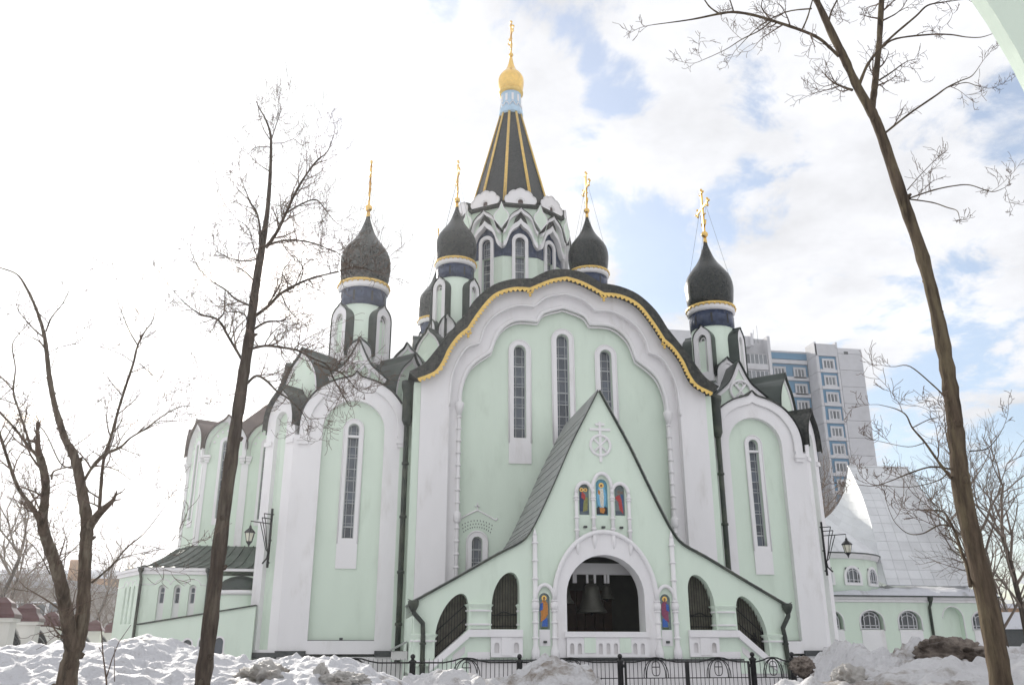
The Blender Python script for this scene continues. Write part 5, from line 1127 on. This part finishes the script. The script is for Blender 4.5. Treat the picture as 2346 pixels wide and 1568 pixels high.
# right-hand tree
Z8 = lambda l: zA(l, 2.1405, 1800, 0); Z6 = lambda l: zA(l, 1.6757, 1900, 1000)
RT = [(2305, 1660, 66), (2290, 1540, 62), (2262, 1380, 58), (2232, 1250, 55), (2205, 1130, 50), (2192, 1010, 46), (2183, 930, 43), (2166, 820, 40), (2140, 690, 37), (2108, 570, 34), (2075, 475, 32), (2040, 370, 30), (2018, 305, 28), (1998, 258, 27), (1965, 200, 24), (1935, 135, 22), (1905, 75, 20), (1880, 20, 18), (1850, -40, 16), (1800, -140, 12)]
RBR = [[(1996, 262, 20), (2002, 215, 18), (2007, 170, 17), (2014, 100, 16), (2018, 30, 15), (2022, -40, 13), (2030, -140, 9)],
 [(1921, 128, 10), (1900, 108, 9.5), (1876, 88, 9), (1837, 70, 8.5), (1768, 47, 8), (1723, 34, 7.5), (1681, 28, 7), (1647, 32, 6), (1583, 45, 4), (1495, 57, 2)],
 [(1647, 31, 5), (1625, 15, 4), (1605, -15, 3)], [(1681, 28, 4), (1672, 0, 3.2), (1660, -25, 2.6)], [(1768, 47, 4), (1745, 18, 3), (1750, -10, 2)], [(1837, 70, 4.5), (1850, 40, 4), (1860, 5, 3.4), (1868, -20, 3)],
 [(1768, 47, 4), (1740, 70, 3.4), (1700, 90, 2.6), (1660, 115, 2), (1600, 142, 1.4)], [(1860, 20, 4), (1800, 28, 3.4), (1740, 60, 2.6), (1690, 110, 1.6)],
 Z8([(1350, 510, 9), (1400, 390, 8), (1480, 290, 7.5), (1560, 210, 7), (1690, 100, 6), (1760, 35, 5), (1850, 15, 3.5), (1960, 0, 2)]), Z8([(1480, 290, 6), (1570, 235, 5), (1770, 210, 4.5), (1900, 210, 4), (2000, 225, 3), (2090, 225, 2.4), (2180, 195, 1.6)]),
 Z8([(1505, 805, 6), (1650, 690, 5.4), (1810, 580, 5), (1880, 530, 4), (1960, 490, 3.4), (2030, 460, 2.6), (2080, 395, 1.6)]), Z8([(1880, 530, 3), (1990, 500, 2.4), (2060, 520, 2), (2130, 535, 1.4)]), Z8([(1470, 485, 5), (1540, 440, 4), (1600, 395, 3)]), Z8([(1305, 545, 8), (1260, 530, 7), (1200, 505, 5)]),
 Z8([(1490, 125, 5), (1560, 90, 3.5), (1600, 60, 2.6)]), Z8([(1165, 130, 6), (1180, 70, 5), (1215, 0, 4), (1240, -60, 3)]),
 Z8([(1650, 1200, 4.5), (1800, 1150, 4), (1920, 1125, 3.4), (2020, 1120, 3), (2150, 1160, 2.4), (2230, 1135, 1.6)]), Z8([(1650, 1205, 4), (1790, 1225, 3.4), (1880, 1255, 3), (1940, 1275, 2.4), (1955, 1320, 1.6)]), Z8([(1640, 1150, 3), (1700, 1080, 2.4), (1790, 985, 1.8)]),
 Z6([(1325, 590, 9), (1270, 520, 7.5), (1200, 420, 6), (1140, 350, 5), (1110, 290, 4), (1060, 260, 2.6), (980, 240, 1.6)]), Z6([(1320, 545, 6), (1230, 535, 5), (1140, 560, 4), (1040, 600, 3), (960, 625, 2.2), (890, 620, 1.6)]), Z6([(1415, 1100, 10), (1400, 1010, 10), (1370, 930, 9), (1345, 850, 8), (1310, 780, 7), (1280, 745, 5), (1200, 740, 3)]), Z6([(1330, 820, 5), (1270, 810, 4.4), (1190, 850, 3.4), (1120, 850, 2.4), (1060, 800, 1.8), (1030, 740, 1.4)]),
 Z6([(1290, 200, 5), (1240, 150, 4), (1130, 60, 3), (1060, 60, 2)]), Z6([(1140, 350, 3), (1220, 310, 2.4), (1270, 300, 1.6)]), Z6([(1410, 460, 4), (1490, 450, 3.4), (1540, 400, 2.6), (1570, 350, 1.6)]), Z6([(1320, 470, 3.4), (1300, 380, 2.6), (1290, 280, 1.8)]), Z6([(1310, 560, 4), (1260, 600, 3), (1130, 630, 2), (960, 620, 1.4)]), Z6([(1200, 420, 3), (1120, 440, 2), (990, 415, 1.4)])]
tree('bare_tree', 8.0, [(x, y, w_*.80) for x, y, w_ in RT], [[(x, y, w_*.85) for x, y, w_ in l] for l in RBR], 'bark_green', 'tall bare mossy tree leaning in from the right edge', 5, .38, 'bare trees before the church', .12, .8)
Zm = lambda l: zA(l, 1.7429, 450, 250); Z5 = lambda l: zA(l, 1.5137, 300, 900)
MT = [(455, 1660, 46), (462, 1580, 44), (475, 1480, 41), (497, 1300, 38), (520, 1120, 35), (540, 980, 32), (556, 870, 29), (570, 780, 26), (578, 715, 23), (588, 640, 21), (598, 580, 19), (606, 530, 15), (613, 480, 12), (619, 400, 9), (621, 330, 7), (618, 300, 6), (606, 268, 4), (592, 245, 3), (588, 232, 2)]
MBR = [Zm([(525, 785, 11), (560, 740, 10), (590, 690, 9), (625, 615, 8), (690, 480, 6.5), (770, 365, 5), (830, 310, 3.4), (862, 225, 2)]), Zm([(530, 775, 7), (600, 752, 6), (680, 748, 5), (770, 765, 4.4), (830, 790, 3.4), (880, 810, 2.6), (920, 850, 1.8)]),
 Zm([(478, 1118, 10), (540, 1070, 9), (600, 1010, 8), (690, 960, 7), (770, 930, 6), (890, 900, 5), (960, 880, 3.4), (1060, 900, 2)]), Zm([(468, 1185, 7), (530, 1150, 6), (600, 1145, 4), (640, 1120, 2.4)]), Zm([(455, 1282, 8), (520, 1268, 7.5), (600, 1275, 7), (680, 1290, 6.4), (760, 1330, 6), (830, 1365, 5.4), (860, 1430, 4.4), (900, 1500, 3.4), (935, 1560, 2.6)]),
 Z5([(890, 190, 6), (950, 215, 5.4), (1010, 235, 4.4), (1070, 300, 2.6)]), Zm([(435, 1452, 8), (480, 1415, 7.4), (530, 1440, 6.6), (580, 1490, 5.6), (640, 1530, 4.4), (700, 1590, 3), (730, 1640, 2)]), Zm([(455, 1072, 7), (380, 1040, 6), (325, 990, 5), (260, 950, 3.4), (200, 890, 2.4), (160, 810, 1.6)]),
 Zm([(405, 1330, 9), (340, 1220, 8), (290, 1140, 7), (200, 1110, 5), (120, 1050, 3.4), (40, 960, 2)]), Zm([(495, 770, 7), (497, 690, 6.4), (480, 610, 5.4), (450, 560, 4), (420, 490, 2.4)]), Zm([(625, 615, 5), (700, 570, 4.4), (770, 548, 4), (810, 585, 3), (860, 650, 1.8)]), Zm([(550, 265, 4), (570, 200, 3), (600, 110, 2)]), Zm([(545, 250, 3), (510, 190, 2.4), (490, 110, 1.6)]),
 Zm([(325, 990, 4), (320, 1100, 4), (290, 1140, 4)]), Zm([(500, 830, 5), (440, 850, 4), (360, 840, 3), (280, 800, 2)]), Zm([(480, 960, 5), (420, 900, 4), (380, 880, 2.6)]), Zm([(490, 850, 4), (465, 780, 3), (440, 690, 2.4), (390, 650, 1.6)]), Zm([(540, 1060, 5), (600, 960, 4), (610, 900, 3), (640, 860, 2)]), Zm([(690, 960, 4), (710, 890, 3), (680, 840, 2)]), Zm([(600, 1010, 4), (640, 1090, 3), (690, 1140, 2)]), Zm([(440, 1180, 5), (420, 1110, 4), (350, 1100, 2.6)]), Zm([(545, 410, 4), (500, 380, 2.4)]), Zm([(552, 270, 3), (610, 268, 2.4), (660, 250, 1.6)]), Zm([(545, 290, 3), (480, 290, 2), (430, 330, 1.4)])]
tree('bare_tree', 10.3, [(x, y, w_*.88) for x, y, w_ in MT], [[(x, y, w_*.8) for x, y, w_ in l] for l in MBR], 'bark_dark', 'slender upright bare tree in front of the left tower', 9, 1.7, 'bare trees before the church', .14, .8)
Zl = lambda l: zA(l, 1.2683, 0, 700)
LT = Zl([(235, 1680, 62), (238, 1590, 60), (243, 1530, 58), (258, 1460, 56), (285, 1390, 46), (298, 1300, 42), (303, 1180, 40), (308, 1060, 38), (312, 985, 37), (295, 880, 33), (276, 780, 31), (258, 730, 27), (235, 690, 23), (212, 620, 20), (195, 560, 17), (178, 470, 16), (170, 400, 14), (158, 310, 12), (130, 220, 9), (95, 145, 7), (60, 95, 5), (0, 72, 4)])
LBR = [Zl([(262, 1450, 50), (248, 1370, 46), (232, 1270, 42), (212, 1180, 40), (190, 1110, 38), (165, 1040, 36), (152, 985, 34), (160, 910, 29), (164, 850, 27), (155, 790, 25), (140, 742, 23)]), Zl([(155, 1010, 16), (115, 930, 14), (65, 860, 12), (25, 750, 10), (0, 670, 9), (-40, 560, 7)]), Zl([(140, 750, 14), (105, 715, 10), (55, 650, 8), (0, 590, 7), (-60, 520, 5)]), Zl([(112, 722, 9), (90, 650, 8), (65, 575, 7), (48, 515, 7), (55, 430, 5), (45, 345, 4), (90, 285, 2)]), Zl([(50, 515, 5), (20, 480, 4), (-30, 430, 3)]),
 Zl([(315, 1010, 30), (345, 965, 28), (372, 935, 24)]), Zl([(356, 945, 13), (362, 860, 11.5), (372, 760, 10.5), (398, 680, 10), (425, 580, 9), (450, 500, 8.5), (478, 415, 8), (494, 350, 7), (520, 300, 5), (550, 255, 3.4), (565, 170, 1.8)]), Zl([(494, 350, 5), (465, 300, 4), (440, 240, 3), (420, 180, 2.4), (418, 90, 1.6)]),
 Zl([(300, 838, 12), (335, 780, 10.5), (372, 742, 10), (430, 716, 9), (470, 680, 6), (520, 650, 5), (600, 592, 4), (660, 568, 3), (730, 578, 1.8)]), Zl([(258, 790, 7), (215, 770, 5), (160, 660, 4), (100, 610, 2.6), (30, 600, 2)]), Zl([(185, 830, 7), (195, 800, 6), (250, 785, 5)]), Zl([(165, 300, 6), (185, 250, 5), (225, 200, 4), (250, 150, 2.4)]), Zl([(155, 320, 7), (120, 290, 5), (85, 250, 3.4)]), Zl([(160, 360, 6), (140, 335, 5), (110, 320, 3)]), Zl([(260, 715, 4), (310, 680, 3), (360, 640, 2.4), (420, 590, 1.6)]), Zl([(480, 412, 4), (430, 380, 3), (350, 350, 1.8)]), Zl([(500, 415, 4), (550, 460, 3), (580, 500, 1.8)]), Zl([(165, 380, 3), (220, 355, 2.4), (290, 340, 1.6)]), Zl([(185, 430, 3), (210, 345, 2)]), Zl([(330, 1200, 8), (400, 1140, 6), (455, 1075, 5), (520, 1020, 3.4), (590, 930, 2)]), Zl([(400, 1140, 4), (440, 1110, 3.4), (530, 1090, 2.4), (640, 1070, 1.6)]), Zl([(180, 1170, 4), (130, 1080, 3), (60, 1020, 2)]), Zl([(290, 1010, 3), (285, 950, 2.4), (200, 1060, 1.8), (190, 1090, 1.6)]), Zl([(225, 1170, 4), (240, 1060, 3)])]
tree('bare_tree', 9.6, [(x, y, w_*(.86 if y > 1560 else .72)) for x, y, w_ in LT], [[(x, y, w_*.68) for x, y, w_ in l] for l in LBR], 'bark', 'thick forked bare tree at the left edge of the snow bank', 13, .8, 'bare trees before the church', .12, .9)
q = MB(); sb = at(240, 1600, 9.0); SH = empty('sapling', (sb.x, sb.y, .9), 'thin leafless sapling sprouting from the snow beside the forked tree', 'sapling')
for l in ([(242, 1640, 4), (244, 1560, 4), (236, 1500, 3), (232, 1440, 2), (225, 1400, 1.4)], [(244, 1550, 3), (256, 1510, 2.4), (272, 1470, 1.8), (300, 1430, 1.2)], [(236, 1500, 2), (226, 1480, 1.4)], [(262, 1560, 2), (262, 1500, 1.4), (263, 1480, 1)]):
    P = [at(x, y, 9.0) for x, y, _ in l]; MB().tube(P, [w_*.5*9/FPX for _, _, w_ in l], 5).build('stem', 'twig', SH)
# distant trees: recursive branching
def far_tree(x, y, d, h, seed, label, group, spread=.55, lev=5, r0=None, lean=0., m='twig_far'):
    rnd = random.Random(seed); b = at(x, y, d); b = Vector((b.x, b.y, 0)); T = empty('background_tree', b, label, 'tree', group)
    q = MB(); r0 = r0 or h*.014; P = [b]; dr = Vector((lean, 0, 1)); n = 6
    for i in range(n): dr = (dr+Vector((rnd.gauss(0, .05), rnd.gauss(0, .05), 0))).normalized(); P.append(P[-1]+dr*h*.55/n)
    q.tube(P, [r0*(1-.45*i/n) for i in range(n+1)], 7); q.build('trunk', 'bark_dark', T); C = MB()
    def gr(p, dr, r, ln, l):
        n = 4; Q = [p]
        for i in range(n): dr = (dr+Vector((rnd.gauss(0, .13), rnd.gauss(0, .13), rnd.gauss(.06, .1)))).normalized(); Q.append(Q[-1]+dr*ln/n)
        C.tube(Q, [max(r*(1-.5*i/n), .006) for i in range(n+1)], 4 if l > 1 else 5, caps=False)
        if l >= lev: return
        for k in range(rnd.choice((2, 3, 3))):
            sd = dr.cross(Vector((rnd.gauss(0, 1), rnd.gauss(0, 1), rnd.gauss(0, 1)))).normalized(); i = rnd.choice((2, 3, 4)); gr(Q[i], dr*(1-spread*.4)+sd*spread, r*.55, ln*rnd.uniform(.6, .82), l+1)
    for i in range(2, n+1):
        for _ in range(2):
            a = rnd.uniform(0, 6.28); gr(P[i], Vector((math.cos(a)*.8, math.sin(a)*.8, .9)).normalized(), r0*.42, h*rnd.uniform(.16, .24), 1)
    gr(P[-1], Vector((0, 0, 1)), r0*.5, h*.2, 1); C.build('crown', m, T)
for i, (x, d, h, sp, lb) in enumerate(((1872, 78, 17, .5, 'bare tree against the apartment block left of the swept roof'), (1898, 84, 19, .5, 'bare tree half hidden by the swept roof edge'), (1932, 90, 18, .5, 'bare tree behind the swept roof below the apartment windows'),
    (2158, 62, 14, .55, 'bare tree rising behind the right slope of the swept roof'), (2212, 70, 13, .55, 'thin bare tree behind the right leaning tree'), (2305, 46, 13.5, .5, 'bare tree with tall crown near the right edge'), (2352, 42, 12, .55, 'bare tree cut off by the right edge'), (2330, 80, 12, .55, 'small distant bare tree at the far right'),
    (12, 60, 11, .55, 'distant bare tree at the far left edge'), (-40, 50, 12, .5, 'bare tree just beyond the left edge'), (60, 66, 9, .55, 'distant bare tree above the second fence pillar'), (205, 58, 9.5, .55, 'distant bare tree behind the forked tree'), (248, 64, 8, .6, 'small distant bare tree beside the vestibule'), (140, 64, 8, .6, 'small bare tree between the fence pillars'))):
    far_tree(x, 1470, d, h, 40+i, lb, 'bare trees in the distance', sp)

# ================================================================== gateway arch the picture is taken through
ga = empty('gateway_arch', (CAM.x+SN*2.2, CAM.y+CS*2.2, 0), 'pale green arch of a gateway at the top right corner', 'arch')
DG = 2.2; RG = 2.212; lx = -.6; ctr = Vector((0, 0, 2.834))
FGt = lambda x, dd, z: (CAM.x+CS*x+SN*(DG+dd), CAM.y-SN*x+CS*(DG+dd), z)
opening = [(lx+RG, -.1)]+[(lx+RG*math.cos(math.pi*i/48), ctr.z+RG*math.sin(math.pi*i/48)) for i in range(49)]+[(lx-RG, -.1)]
out = [(lx+RG+.5, -.1), (lx+RG+.5, ctr.z+RG+.45), (lx-RG-.5, ctr.z+RG+.45), (lx-RG-.5, -.1)]
q = MB(); q.slab(FGt, out+list(reversed(opening)), (), 0, .05); q.build('arch_wall', 'green', ga)

# ================================================================== haze volume added to imitate the veil of lens flare
hm = bpy.data.materials.new('haze'); hm.use_nodes = True; t = hm.node_tree; t.nodes.clear()
pv = t.nodes.new('ShaderNodeVolumePrincipled'); pv.inputs['Color'].default_value = (.93, .95, 1, 1); pv.inputs['Density'].default_value = .00065; pv.inputs['Anisotropy'].default_value = .72
t.links.new(pv.outputs[0], t.nodes.new('ShaderNodeOutputMaterial').inputs['Volume'])
MB().box(-310, -70, -1.5, 310, 490, 58).build('haze', hm, kind='stuff', label='thin pale haze added to imitate lens flare')
